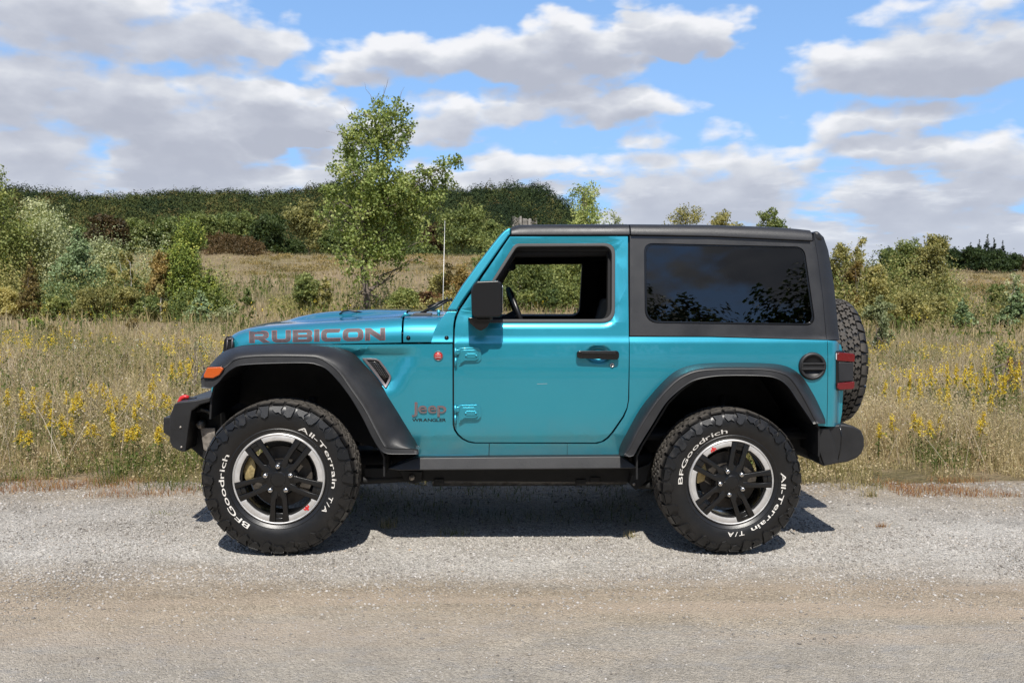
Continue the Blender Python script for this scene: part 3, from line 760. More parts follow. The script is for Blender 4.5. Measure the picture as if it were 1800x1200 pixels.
# rounded rear end of the hardtop and tailgate
bm = bmesh.new(); q = lift([(1430.5,405.3),(1439,407),(1445,411.5),(1447,424),(1430.5,424)], lambda x, z: .27); prism(bm, q, .262, 2*CY-.262); fin('roof_end', bm, M['hardtop'], bv=.02, seg=3)
bm = bmesh.new(); q = lift([(1436,414),(1441,413),(1449,440),(1458,500),(1468,596),(1456,596)], lambda x, z: .25); prism(bm, q, .27, 2*CY-.27); fin('rear_window_frame', bm, M['hardtop'], bv=.01)
bm = bmesh.new(); q = lift([(1455,598),(1474,598),(1480,612),(1480,690),(1476,748),(1450,748)], lambda x, z: .19); prism(bm, q, .20, 2*CY-.20); fin('tailgate', bm, M['paint'], bv=.03, seg=3)

# ---------------- flares
def flare(name, A, B, Cc, YA, YB, YC, shelf=None, n=64, tip=None):
    A_, B_2, C_ = smooth_curve([(x, y, 0) for x, y in A], n), smooth_curve([(x, y, 0) for x, y in B], n), smooth_curve([(x, y, 0) for x, y in Cc], n)
    rows = []
    for i in range(n):
        a, b_, c_ = A_[i], B_2[i], C_[i]; row = []
        ya = YA(a.x) if callable(YA) else YA
        pa = P(a.x, a.y, ya)
        if shelf and shelf(a.x) > ya: row.append(Vector((pa.x, shelf(a.x), pa.z+.006)))
        row.append(Vector((pa.x, ya+.02, pa.z)))
        for s_ in (0,.12,.28,.45,.62,.78,.9,1.0):
            q = a.lerp(b_, s_); y = YB+(ya-YB)*(1-math.sin(s_*PI/2)**.85)
            row.append(P(q.x, q.y, y))
        q = b_.lerp(c_, .04); row.append(P(q.x, q.y, YB+.004))
        for s_ in (.14,.5,.85,1.0):
            q = b_.lerp(c_, s_); row.append(P(q.x, q.y, YB+.004+(YC-YB-.004)*s_))
        last = row[-1]; row.append(last+Vector((0,.03,.002))); row.append(last+Vector((0,.10,.03)))
        if len(row) < 17: row.insert(0, row[0].copy()+Vector((0,.0005,0)))
        rows.append([tuple(p) for p in row])
    m_ = max(len(r) for r in rows); rows = [([r[0]]*(m_-len(r)))+r for r in rows]
    bm = bmesh.new(); g = loft(rows, bm)
    for e in (0, -1):
        try: bm.faces.new(g[e] if e else g[e][::-1])
        except ValueError: pass
    bmesh.ops.remove_doubles(bm, verts=bm.verts[:], dist=.0003)
    o = fin(name, bm, M['plastic']); s2 = o.modifiers.new('solid', 'SOLIDIFY'); s2.thickness = .004; s2.offset = -1
    wn = o.modifiers.new('wn', 'WEIGHTED_NORMAL'); o.data.shade_smooth()
    m2 = o.modifiers.new('split', 'EDGE_SPLIT'); m2.split_angle = R(38)
    return o
FA = [(352.5,664),(355,658),(362,650),(373,637),(383,626),(397,616),(415,611),(457,608),(507,606.3),(557,606.7),(590,609),(607,614),(623,623),(640,641),(657,659),(676,684),(700,722),(720,757),(733,781),(735,797)]
FB = [(353,666),(358,662.5),(372,660),(388,651),(398,644),(412,633),(433,628),(473,626),(540,627),(562,630),(582,642),(598,657),(616,683),(640,718),(660,756),(675,783),(680,787),(700,788),(720,788),(734,789)]
FC = [(354,682),(362,682.3),(371,682),(384,672),(396,658),(410,647),(427,641.5),(483,638.5),(540,638),(557,641),(573,648),(593,668),(615,697),(636,732),(654,768),(668,790),(680,797),(700,798),(720,798),(735,798)]
ff = flare('front_flare', FA, FB, FC, .142, .002, .0, shelf=lambda px: ip(px, [350,380,400,560,600],[.14,.36,.36,.30,.14]))
RA = [(1089,800),(1090,786),(1102,759),(1124,719),(1147,689.5),(1169,666),(1187,651.5),(1209,642.5),(1236,638),(1291,636.7),(1347,637.8),(1375.6,641),(1395.6,649),(1413,664),(1431,693),(1444,720),(1451.6,738),(1451.6,744)]
RB = [(1096,801),(1108,787),(1124,755),(1153,710),(1180,679),(1204,661),(1231,652),(1280,649),(1336,649.5),(1369,654.5),(1389,665),(1409,694),(1427,727),(1432.5,737.5),(1434,741),(1435,744)]
RC = [(1100,801.5),(1113,801),(1124,782),(1147,745),(1169,710),(1191,688),(1218,669.5),(1246.7,662.5),(1280,660),(1336,660.5),(1364,664.5),(1384,678),(1402,704),(1418,727),(1427,741),(1430,745.5)]
rf = flare('rear_flare', RA, RB, RC, .142, .002, .0)
mirror_obj(ff); mirror_obj(rf)
# front corner of the flare: marker lamp
def y_f(x, z): return .0
mk = roundpoly([(361.5,658),(368,644.5),(391,643.5),(397,646.5),(389,658),(378,663.5),(362.5,663)], [2,3,3,3,4,3,2], 4)
bm = bmesh.new(); q = pxz(mk, .03); prism(bm, q, -.012, .07); fin('side_marker', bm, M['orange_lens'], ff, bv=.006, seg=3)
mk2 = [(x+(x-378)*.07, y+(y-653)*.12) for x, y in mk]
bm = bmesh.new(); q = pxz(mk2, .03); prism(bm, q, -.005, .07); fin('marker_frame', bm, M['gloss'], ff, bv=.004)
# inner wing seen under the corner
bm = bmesh.new(); prism(bm, pxz([(370,684),(375,650),(404,640),(398,668),(390,695),(388,710),(374,706)], .42), .42, .60); fin('inner_wing', bm, M['paint'], bv=.01)
# wheel houses
def house(px_arch, name):
    bm = bmesh.new(); rows = []
    for (x, y) in px_arch:
        p = P(x, y, .10); rows.append([(p.x, .07, p.z), (p.x, .70, p.z+.02)])
    g = loft(rows, bm); vs = [r[1] for r in g]; bm.faces.new(vs)
    o = fin(name, bm, M['dark'], smooth=False); s2 = o.modifiers.new('solid', 'SOLIDIFY'); s2.thickness = .01; s2.offset = 0
    mirror_obj(o)
house([(372,735),(374,700),(380,675),(398,655),(412,645),(430,639),(540,635.5),(560,639),(577,647),(597,667),(620,697),(641,732),(659,768),(676,802),(676,835)], 'wheel_house')
house([(1118,840),(1118,800),(1128,780),(1151,743),(1173,707),(1195,685),(1221,667),(1248,660),(1280,657.5),(1336,658),(1365,662),(1386,676),(1405,702),(1421,727),(1436,750),(1436,800)], 'wheel_house')

# ---------------- sill, rails, underbody
bm = bmesh.new(); a = P(700,826,.10); c_ = P(1119,826,.10); zt_ = P(900,803.5,.10).z; zb_ = a.z
prism(bm, [(a.x-.0,zb_),(c_.x-.01,zb_),(c_.x,zb_+.01),(c_.x-.09,zt_),(a.x+.10,zt_),(a.x-.06,zb_+.012)], .085, .20)
for v in bm.verts:
    if v.co.z > zt_-.001 and v.co.y < .1: v.co.y += .02; v.co.z += .002
rr = fin('rock_rail', bm, M['black'], bv=.012, seg=3); rr.data.materials[0] = M['plastic']; mirror_obj(rr)
bm = bmesh.new(); prism(bm, pxz([(735,800),(1092,800),(1092,806),(735,806)], .17), .165, .30); sl_ = fin('sill', bm, M['paint']); mirror_obj(sl_)
def fbox(pts, y0, y1, name, mt=None, bv=.006, Y=None):
    bm = bmesh.new(); prism(bm, pxz(pts, y0 if Y is None else Y), y0, y1); return fin(name, bm, mt or M['dark'], bv=bv)
r1 = fbox([(640,822),(1140,822),(1145,846),(1080,848),(720,845),(640,838)], .34, .44, 'chassis_rail'); mirror_obj(r1)
fbox([(400,690),(470,690),(600,800),(1200,800),(1250,700),(1440,700),(1430,752),(1380,772),(1200,836),(620,836),(400,760)], .75, 1.13, 'underbody', bv=0)
fbox([(690,800),(1150,800),(1150,826),(690,826)], .30, 1.58, 'floor_pan', bv=0)
fbox([(700,826),(742,828),(742,846),(728,850),(712,846)], .30, .36, 'arm_bracket'); 
fbox([(1112,826),(1140,815),(1150,800),(1136,846),(1118,862),(1106,850)], .28, .36, 'arm_bracket', M['dark'])
for px, py in ((724,839),(1114,850)):
    bm = bmesh.new(); q = P(px, py, .29); lathe(bm, [(0,-.012),(.007,-.012),(.009,-.004),(.016,-.003),(.017,.02)], 12, cx=q.x, cy=.285, cz=q.z); fin('pivot_bolt', bm, M['steel'])
bm = bmesh.new(); a = P(1114,852,.34); c_ = P(1250,856,.34); tube(bm, [a, c_], .022, 10); a = P(724,839,.36); c_ = P(560,848,.36); tube(bm, [a, c_], .024, 10); fin('control_arm', bm, M['dark'])
bm = bmesh.new(); a = P(1132,851,.42); c_ = P(1150,851,.42); tube(bm, [a, c_], .014, 10); fin('shock_pin', bm, M['chrome'])
bm = bmesh.new(); tube(bm, [P(760,846,.9), P(1040,845,.9), P(1100,843,.8)], .03, 10); fin('exhaust_pipe', bm, M['steel'])
for px, py in ((1045,838),(772,841),(1020,842)):
    bm = bmesh.new(); q = P(px, py+4, .36); box(bm, q.x-.03, q.x+.03, .33, .42, q.z-.012, q.z+.02); fin('body_mount', bm, M['dark'], bv=.005)
# floor under rear, fuel tank skid
fbox([(1290,760),(1440,748),(1436,805),(1425,808),(1404,800),(1350,790)], .35, 1.5, 'rear_valance', M['dark'], .02)

# ---------------- front bumper
bo = [(298,731),(301,724),(306,711),(312,706.5),(345,703),(369,697.5),(370,706),(352,711),(337,722),(333,745),(326.5,794),(318,793.5),(303,786),(298,776)]
bm = bmesh.new(); prism(bm, pxz(bo, .42), .42, 2*CY-.42); fb = fin('front_bumper', bm, M['black'], bv=.008, seg=3); fb.data.materials[0] = M['plastic']
bm = bmesh.new(); prism(bm, pxz([(286,734),(299,733),(299,769),(293,765),(286,760)], .45), .46, 2*CY-.46); fin('bumper_bar', bm, M['plastic'], fb, bv=.004)
bm = bmesh.new()
for px, py in ((317.5,750.5),(319,785.5)):
    q = P(px, py, .42); lathe(bm, [(0,-.006),(.006,-.006),(.0065,.0),(.009,.001)], 12, cx=q.x, cy=.42, cz=q.z)
for px, py in ((311,716),(325,716),(328,712),(346,704.5),(352,703.5)):
    q = P(px, py, .46); box(bm, q.x-.006, q.x+.006, .45, .462, q.z-.003, q.z+.006)
fin('bumper_bolt', bm, M['steel'], fb)
for sg in (0, 1):
    Yh = .56 if sg == 0 else 2*CY-.56
    bm = bmesh.new(); tube(bm, [P(315.5,712,.56), P(316,705,.56), P(319,699.5,.56), P(325,697,.56), P(332,698.5,.56)], [.013,.0135,.014,.014,.012], 10)
    for v in bm.verts: v.co.y += Yh-.56
    fin('tow_hook', bm, M['red'], fb)
bm = bmesh.new(); box(bm, P(309,706,.5).x, P(322,706,.5).x, .62, .70, P(309,711,.5).z, P(309,704,.5).z); box(bm, P(326,700,.5).x, P(338,700,.5).x, .55, .60, P(326,706,.5).z, P(330,700,.5).z); fin('hook_mount', bm, M['black'], fb, bv=.004)
fbox([(337,722),(370,708),(392,712),(400,740),(392,790),(372,812),(356,806),(338,790),(330,785)], .62, 1.26, 'front_crossmember', M['dark'], .01)
fbox([(352,752),(378,752),(376,800),(358,790)], .56, .58, 'tow_bracket', M['steel'], .002)
bm = bmesh.new(); tube(bm, [P(344,722,.5), P(356,718,.5), P(366,722,.5), P(380,728,.5)], .018, 8); fin('frame_horn', bm, M['black'])
bm = bmesh.new(); q = P(352,746,.55); lathe(bm, [(0,-.02),(.02,-.018),(.026,0),(.026,.05)], 18, cx=q.x, cy=.55, cz=q.z); fin('fog_lamp_back', bm, M['steel'])

# ---------------- rear bumper
rb = [(1427,752),(1455,749),(1480,745.5),(1500,748.5),(1513,756),(1518.5,768),(1519,784),(1514,797),(1505,805),(1490,811),(1468,814.5),(1447,819),(1441,812),(1436,788)]
bm = bmesh.new(); q = pxz(rb, .17)
n_ = len(q); cx_ = P(1475,780,.17).x; cz_ = P(1475,780,.17).z
rings = []
for yy, k in ((.165,.97),(.172,1.0),(.4,1.0),(CY,1.0),(2*CY-.172,1.0),(2*CY-.165,.97)):
    rings.append([bm.verts.new((cx_+(x-cx_)*k, yy, cz_+(z-cz_)*k)) for x, z in q])
bm.faces.new(rings[0]); bm.faces.new(rings[-1][::-1])
for i in range(len(rings)-1):
    for k in range(n_): bm.faces.new((rings[i][k], rings[i+1][k], rings[i+1][(k+1)%n_], rings[i][(k+1)%n_]))
rbo = fin('rear_bumper', bm, M['plastic'], bv=.012, seg=3, ang=35)
# corner wedge, standing proud
bm = bmesh.new(); prism(bm, pxz([(1428.5,753.5),(1456,751),(1466,775),(1472,800),(1473,812.5),(1448,817.5),(1438,789)], .16), .152, .20); fin('bumper_wedge', bm, M['plastic'], rbo, bv=.006, seg=2)
bm = bmesh.new(); prism(bm, pxz([(1476,746),(1478,746),(1481,770),(1479,790),(1474,812),(1472,812),(1477,790),(1479,770)], .16), .163, .18); fin('bumper_seam', bm, M['gloss'], rbo)

# ---------------- tail lamps, filler cap
def tail():
    bm = bmesh.new(); prism(bm, pxz(roundpoly([(1462.5,617),(1486,616),(1487,686.5),(1472,686.5),(1463,678)], [8,5,5,6,8], 5), .155), .148, .24); t0_ = fin('tail_lamp', bm, M['gloss'], bv=.014, seg=4)
    bm = bmesh.new(); prism(bm, pxz(roundpoly([(1473,635.5),(1500,636.5),(1499.5,670),(1473.5,671)], 3, 3), .15), .143, .30); fin('lamp_bezel', bm, M['hardtop'], t0_, bv=.006)
    for q in ([(1470,620.5),(1474,619),(1499,621),(1501.5,624),(1501,635.8),(1470,633.8)], [(1471,673),(1501,670),(1500.5,681),(1497,683.5),(1474,684.8),(1470,681)]):
        bm = bmesh.new(); prism(bm, pxz(roundpoly(q, 1.5, 3), .15), .138, .30); fin('lamp_lens', bm, M['red_lens'], t0_, bv=.006, seg=3)
    bm = bmesh.new(); prism(bm, pxz(roundpoly([(1468.5,621),(1472.5,620.5),(1472.5,632),(1468.5,632)], 1, 3), .15), .142, .2); fin('side_reflector', bm, M['clear_lens'], t0_, bv=.002)
    mb = mirror_obj(t0_)
    for ch in [c for c in C.objects if c.parent == t0_]: mirror_obj(ch, mb)
tail()
q = P(1427,643.3,.136); yb = ys(q.z); bm = bmesh.new()
lathe(bm, [(0,-.004),(.058,-.004),(.0605,-.013),(.066,-.018),(.0735,-.017),(.080,-.010),(.082,.004)], 64, cx=q.x, cy=yb, cz=q.z); fc = fin('fuel_cap', bm, M['plastic'], body)
bm = bmesh.new()
w_ = .0655; prism(bm, [(q.x-w_, q.z-.018),(q.x+w_, q.z-.018),(q.x+w_, q.z+.018),(q.x-w_, q.z+.018)], yb-.013, yb-.003)
prism(bm, [(q.x-w_-.004, q.z+.011),(q.x+w_+.004, q.z+.011),(q.x+w_+.003, q.z+.020),(q.x-w_-.003, q.z+.020)], yb-.022, yb-.0135)
prism(bm, [(q.x-w_-.004, q.z-.020),(q.x+w_+.003, q.z-.020),(q.x+w_+.004, q.z-.011),(q.x-w_-.004, q.z-.011)], yb-.022, yb-.0135)
prism(bm, [(q.x-w_-.004, q.z-.0105),(q.x-w_+.006, q.z-.0105),(q.x-w_+.006, q.z+.0105),(q.x-w_-.004, q.z+.0105)], yb-.021, yb-.0135)
fin('cap_grip', bm, M['plastic'], fc, bv=.002)

# ---------------- cabin
Zs = 1.0
bm = bmesh.new(); a = P(800,600,.6); 
prism(bm, [(P(770,600,.6).x,.75),(P(792,560,.6).x,1.24),(P(845,556,.6).x,1.25),(P(862,585,.6).x,1.12),(P(850,640,.6).x,.75)], .26, 2*CY-.26); fin('dashboard', bm, M['inner'], bv=.03, seg=3)
bm = bmesh.new(); a = P(868,556,.55); prism(bm, [(a.x-.16,a.z-.07),(a.x-.15,a.z+.0),(a.x-.02,a.z+.026),(a.x+.05,a.z+.0),(a.x+.06,a.z-.07)], .45, .80); fin('instrument_hood', bm, M['inner'], bv=.015)
# steering wheel
bm = bmesh.new(); top = P(893.5,508,.42+.18); dirv = Vector((.36,0,-1)).normalized(); rS = .19
ctr_ = top+dirv*rS; ring = []
for k in range(36):
    an = k*2*PI/36; ring.append(ctr_+dirv*(-math.cos(an)*rS)+Vector((0, math.sin(an)*rS, 0)))
tube(bm, ring, .0165, 10, closed=True)
sw = fin('steering_wheel', bm, M['black'])
bm = bmesh.new(); nrm = Vector((-.94,0,-.34))
tube(bm, [ctr_, ctr_+nrm*.06, ctr_+nrm*.25], [.06,.05,.03], 12); tube(bm, [ctr_+Vector((0,-.17,0)), ctr_+nrm*.02, ctr_+Vector((0,.17,0))], [.014,.03,.014], 8); fin('wheel_hub', bm, M['inner'], sw)
bm = bmesh.new(); q = P(897,466,.98); box(bm, q.x-.012, q.x+.03, q.y-.13, q.y+.12, q.z-.035, q.z+.035); rm = fin('rear_view_mirror', bm, M['inner'], bv=.012)
bm = bmesh.new(); tube(bm, [(q.x-.01, q.y, q.z+.02), (q.x-.06, q.y, q.z+.09)], .01, 8); fin('mirror_stalk', bm, M['inner'], rm)
def seat(Y):
    bm = bmesh.new(); x = P(1010,600,Y).x
    prism(bm, roundpoly([(x-.42,.72),(x+.10,.70),(x+.12,.86),(x-.42,.90)], .05, 4), Y-.25, Y+.25); s0 = fin('seat', bm, M['inner'], bv=.03, seg=3)
    bm = bmesh.new(); prism(bm, roundpoly([(x+.05,.82),(x+.19,.82),(x+.33,1.42),(x+.21,1.44)], .04, 4), Y-.24, Y+.24); fin('backrest', bm, M['inner'], s0, bv=.03, seg=3)
    bm = bmesh.new(); prism(bm, roundpoly([(x+.24,1.43),(x+.33,1.42),(x+.36,1.63),(x+.26,1.64)], .03, 4), Y-.13, Y+.13); fin('headrest', bm, M['inner'], s0, bv=.025, seg=3)
for Y in (.56, 1.32): seat(Y)
# roll cage and headlining
bm = bmesh.new()
for Y in (.33, 2*CY-.33):
    x0_ = P(900,425,Y).x; x1_ = P(1095,425,Y).x
    tube(bm, [(P(862,470,Y).x,Y,1.45), (x0_,Y,1.705), (x1_,Y,1.715), (x1_+.75,Y,1.70), (x1_+1.0,Y,1.25)], .032, 8); tube(bm, [(x1_+.02,Y,1.70), (x1_+.04,Y,.7)], .034, 8)
fin('roll_cage', bm, M['inner'])
bm = bmesh.new(); box(bm, P(903,420,.3).x, P(1440,420,.3).x, .31, 2*CY-.31, 1.752, 1.772); fin('headlining', bm, M['inner'])
bm = bmesh.new(); box(bm, P(1090,600,.2).x+.06, P(1090,600,.2).x+.10, .22, 2*CY-.22, .6, 1.28); box(bm, P(800,600,.2).x, P(1440,600,.2).x, .25, 2*CY-.25, .60, .64); fin('rear_bulkhead', bm, M['inner'])
bm = bmesh.new(); x1_ = P(1088,500,1.6).x; box(bm, x1_, x1_+.16, 1.38, 1.62, .7, 1.74); fin('belt_pillar', bm, M['inner'], bv=.02)
# far window rear trim, closer in view

def split_loose(names):
    for o in [c for c in C.objects if c.type == 'MESH' and c.name.split('.')[0] in names]:
        bm = bmesh.new(); bm.from_mesh(o.data); seen = set(); isl = []
        for v in bm.verts:
            if v in seen: continue
            st = [v]; seen.add(v); cur = []
            while st:
                a = st.pop(); cur.append(a)
                for e in a.link_edges:
                    b_ = e.other_vert(a)
                    if b_ not in seen: seen.add(b_); st.append(b_)
            isl.append({q.index for q in cur})
        bm.free()
        if len(isl) < 2: continue
        for k, s_ in enumerate(isl):
            b2 = bmesh.new(); b2.from_mesh(o.data); b2.verts.ensure_lookup_table()
            bmesh.ops.delete(b2, geom=[v for v in b2.verts if v.index not in s_], context='VERTS')
            me = bpy.data.meshes.new(o.name.split('.')[0]); b2.to_mesh(me); b2.free()
            for m_ in o.data.materials: me.materials.append(m_)
            if k == 0: keep = me
            else:
                c_ = o.copy(); c_.data = me; C.objects.link(c_)
        o.data = keep
split_loose({'roll_cage','control_arm','bumper_bolt','hook_mount','handle_mount','hinge_bolt','grille_slot','cowl_hinge','bail','rear_bulkhead'})
# ================================================================== wheels
PROF = [(.243,.100),(.250,.118),(.262,.127),(.268,.1305),(.272,.1285),(.285,.134),(.305,.139),(.330,.1415),(.352,.139),(.370,.134),(.385,.127),(.395,.118),(.401,.104),(.404,.07),(.405,.0)]
pl = np.array(PROF[::-1]); seg_ = np.r_[0, np.cumsum(np.hypot(np.diff(pl[:,0]), np.diff(pl[:,1])))]
def prof_at(s):
    sg = 1 if s >= 0 else -1; a = abs(s); r = np.interp(a, seg_, pl[:,0]); w = np.interp(a, seg_, pl[:,1]); e = .004
    r1 = np.interp(a+e, seg_, pl[:,0]); w1 = np.interp(a+e, seg_, pl[:,1]); r0_ = np.interp(max(0,a-e), seg_, pl[:,0]); w0 = np.interp(max(0,a-e), seg_, pl[:,1])
    t = np.array((r1-r0_, w1-w0)); t /= np.linalg.norm(t)+1e-9; n_ = np.array((t[1], -t[0]))      # outward: radius up, width out
    return r, sg*w, n_[0], sg*n_[1]
def tyre_pt(th, s, h):
    r, w, nr, nw = prof_at(s); r += nr*h; w += nw*h
    return (r*math.cos(th), -w, r*math.sin(th))
M['dark_steel'] = mat('brake_disc_iron', (.075,.065,.055), .5, metal=.4, var=.3, vscale=30)
RJ = random.Random(4)
def make_tyre():
    bm = bmesh.new(); prof = [(r, -w) for r, w in PROF] + [(r, w) for r, w in PROF[-2::-1]]
    lathe(bm, prof, 108)
    N = 36; dth = 2*PI/N
    def blk(th0, poly, h, ins=.0016):
        """poly in (arc metres, s) about th0"""
        poly = [(p[0]+RJ.uniform(-.0028,.0028), p[1]+RJ.uniform(-.0022,.0022)) for p in poly]
        cu = sum(p[0] for p in poly)/len(poly); cs = sum(p[1] for p in poly)/len(poly)
        lo = [bm.verts.new(tyre_pt(th0+p[0]/.405, p[1], -.002)) for p in poly]
        hi = []
        for p in poly:
            d = math.hypot(p[0]-cu, p[1]-cs)+1e-6; k = 1-ins/d; hi.append(bm.verts.new(tyre_pt(th0+(cu+(p[0]-cu)*k)/.405, cs+(p[1]-cs)*k, h)))
        n = len(poly)
        for i in range(n): bm.faces.new((lo[i], lo[(i+1)%n], hi[(i+1)%n], hi[i]))
        bm.faces.new(hi)
    L = 2*PI*.405/N                      # pitch length about 0.0707
    for k in range(N):
        th = k*dth
        for sg in (1, -1):
            j = 0 if sg == 1 else .5
            def m_(poly, dx=0): return [((x+dx+j*L)*sg, s*sg) for x, s in poly]
            a = L*.46
            # shoulder lug: from the tread over the shoulder on to the sidewall
            if (k % 2) == 0:
                blk(th, m_([(-a,.082),(a*.55,.078),(a*.75,.100),(a*.95,.122),(-a*.85,.126),(-a*1.05,.104)]), .013)
                blk(th, m_([(-a*.88,.1285),(a*.9,.1245),(a*.55,.150),(a*.95,.172),(a*.15,.186),(-a*.5,.178),(-a*.8,.150)]), .0125)
            else:
                blk(th, m_([(-a*.85,.084),(a*.75,.080),(a*.55,.104),(a*.8,.126),(-a*1.0,.129),(-a*.9,.106)]), .0115)
                blk(th, m_([(-a*1.0,.1315),(a*.82,.1285),(a*.95,.147),(a*.35,.166),(-a*.35,.162),(-a*.9,.170),(-a*.6,.150)]), .0095)
            # two inner rows of hooked blocks
            blk(th, m_([(-a*.95,.048),(-a*.3,.038),(a*.0,.050),(a*.45,.038),(a*1.0,.044),(a*.62,.060),(a*.98,.074),(a*.2,.080),(-a*.05,.066),(-a*.6,.078),(-a*1.0,.070),(-a*.62,.060)], L*.28), .012)
            blk(th, m_([(-a*.95,.010),(-a*.4,.000),(a*.1,.012),(a*.5,.001),(a*1.0,.010),(a*.66,.022),(a*.98,.035),(a*.1,.041),(-a*.1,.028),(-a*.55,.040),(-a*1.02,.032),(-a*.6,.021)], L*.62), .012)
            # little scallops inboard of the lugs
    bmesh.ops.recalc_face_normals(bm, faces=bm.faces)
    me = bpy.data.meshes.new('tyre'); bm.to_mesh(me); bm.free(); me.materials.append(M['rubber']); me.shade_smooth()
    me.set_sharp_from_angle(angle=R(30)); return me
TYRE = make_tyre()
RR = .246
def polar(r, a): return (r*RR*math.cos(a), r*RR*math.sin(a))
def notch_pt(a0, u, v): return (RR*(u*math.cos(a0)-v*math.sin(a0)), RR*(u*math.sin(a0)+v*math.cos(a0)))
TIPS = [R(270+72*k) for k in range(5)]
def bevmesh(o, w, seg=2): bevel(o, w, seg, 35); return o
def mk_mesh(name, bm, mt, bw=0, smooth=True, seg=2):
    bmesh.ops.recalc_face_normals(bm, faces=bm.faces); me = bpy.data.meshes.new(name); bm.to_mesh(me); bm.free(); me.materials.append(mt)
    o = bpy.data.objects.new('tmp', me); me.shade_smooth()
    if bw:
        m = o.modifiers.new('b', 'BEVEL'); m.width = bw; m.segments = seg; m.limit_method = 'ANGLE'; m.angle_limit = R(35)
        C.objects.link(o); bpy.context.view_layer.update(); dg = bpy.context.evaluated_depsgraph_get(); me2 = bpy.data.meshes.new_from_object(o.evaluated_get(dg)); C.objects.unlink(o); me = me2; me.name = name
    bpy.data.objects.remove(o); me.set_sharp_from_angle(angle=R(35)); return me
# silver machined ring: five arcs between the spoke tips and a thin continuous lip
bm = bmesh.new(); FW = -.124
for k in range(1):
    a0, a1 = TIPS[k], TIPS[k]+R(72); out = []
    n = 14
    ga = math.asin(.215/.955); 
    for i in range(n+1):
        t = i/n; out.append(polar(.955, a0+ga+(a1-a0-2*ga)*t))
    p_end = notch_pt(a1, .80, -.205); p_st = notch_pt(a0, .80, .205)
    inn = [p_end, notch_pt(a1, .805, -.25)]
    for i in range(1, 8):
        t = i/8; q0 = Vector(notch_pt(a1, .805, -.25)); q1 = Vector(notch_pt(a0, .805, .25)); q = q0.lerp(q1, t); q = q*(1+.05*math.sin(PI*t)); inn.append(tuple(q))
    inn += [notch_pt(a0, .805, .25), p_st]
    prism(bm, out+inn, FW, FW+.014)
RING = mk_mesh('machined_face', bm, M['silver'], .0022)
bm = bmesh.new(); lathe(bm, [(.950*RR,FW+.012),(.957*RR,FW-.001),(.975*RR,FW-.003),(.995*RR,FW+.001),(1.0*RR,FW+.008),(1.0*RR,FW+.03)], 96); LIP = mk_mesh('rim_lip', bm, M['silver'])
# black spokes
bm = bmesh.new()
for a0 in TIPS[:1]:
    o_ = [(.20,-.15),(.45,-.165),(.78,-.195),(.945,-.20),(.955,-.10),(.957,0),(.955,.10),(.945,.20),(.78,.195),(.45,.165),(.20,.15)]
    # frame of the U built from bars so that the pocket stays open
    for sg in (-1, 1):
        pts = [(.20,.015*sg),(.40,.030*sg),(.44,.068*sg),(.72,.086*sg),(.76,.080*sg),(.955,.080*sg),(.945,.20*sg),(.78,.195*sg),(.45,.172*sg),(.20,.155*sg)]
        prism(bm, [notch_pt(a0, *p) for p in (pts if sg > 0 else pts[::-1])], FW-.001, FW+.030)
    prism(bm, [notch_pt(a0, *p) for p in [(.76,-.078),(.955,-.078),(.955,.078),(.76,.078)]], FW+.009, FW+.03)
    prism(bm, [notch_pt(a0, *p) for p in [(.86,-.077),(.955,-.077),(.955,.077),(.86,.077)]], FW+.003, FW+.008)
    prism(bm, [notch_pt(a0, *p) for p in [(.22,-.033),(.385,-.033),(.385,.033),(.22,.033)]], FW+.004, FW+.026)
SPOKE = mk_mesh('spoke', bm, M['wheel_black'], .0038, seg=3)
bm = bmesh.new()
lathe(bm, [(0,FW-.012),(.10*RR,FW-.0125),(.15*RR,FW-.011),(.17*RR,FW-.006),(.235*RR,FW-.004),(.36*RR,FW+.006),(.40*RR,FW+.02),(.40*RR,FW+.05)], 60)
HUB = mk_mesh('hub', bm, M['wheel_black'])
bm = bmesh.new()     # barrel behind
lathe(bm, [(.955*RR,FW+.006),(.93*RR,FW+.016),(.80*RR,FW+.018),(.79*RR,FW+.022),(.86*RR,FW+.06),(.85*RR,.08),(.99*RR,.115)], 72); BARREL = mk_mesh('barrel', bm, M['gloss'])
bm = bmesh.new()
for k in range(1):
    a = R(90+72*k); c = polar(.285, a); lathe(bm, [(0,FW-.028),(.006,FW-.0275),(.0115,FW-.024),(.0142,FW-.018),(.0145,FW-.002)], 18, cx=c[0], cz=c[1])
NUT = mk_mesh('lug_nut', bm, M['chrome'])
bm = bmesh.new(); lathe(bm, [(.05,-.045),(.165,-.045),(.167,-.035),(.165,-.02),(.05,-.02)], 60); lathe(bm, [(0,-.075),(.075,-.075),(.08,-.045)], 40); DISC = mk_mesh('brake_disc', bm, M['dark_steel'])
bm = bmesh.new(); prism(bm, roundpoly([(-.185,.02),(-.14,.03),(-.115,.085),(-.12,.145),(-.15,.14),(-.19,.09)], .012, 3), -.078, -.01); CAL = mk_mesh('caliper', bm, M['caliper'], .006)
bm = bmesh.new(); prism(bm, [polar(.86,R(-56)),polar(.93,R(-55)),polar(.93,R(-49)),polar(.86,R(-49))], 0, .001)
bm.free()
def word_mesh(name, s, a0, a1, r0_, h):
    def fn(u, v):
        a = a0+(a1-a0)*u; r = r0_+h*v
        w = float(np.interp(r, [p[0] for p in PROF[:11]], [p[1] for p in PROF[:11]]))
        return (r*math.cos(a), -w-.0016, r*math.sin(a))
    o = put_text(name, s, fn, M['white'], None, .004, 1.3, .12 if s[0] == 'T' else .0, spacing=.10); me = o.data; bpy.data.objects.remove(o); return me
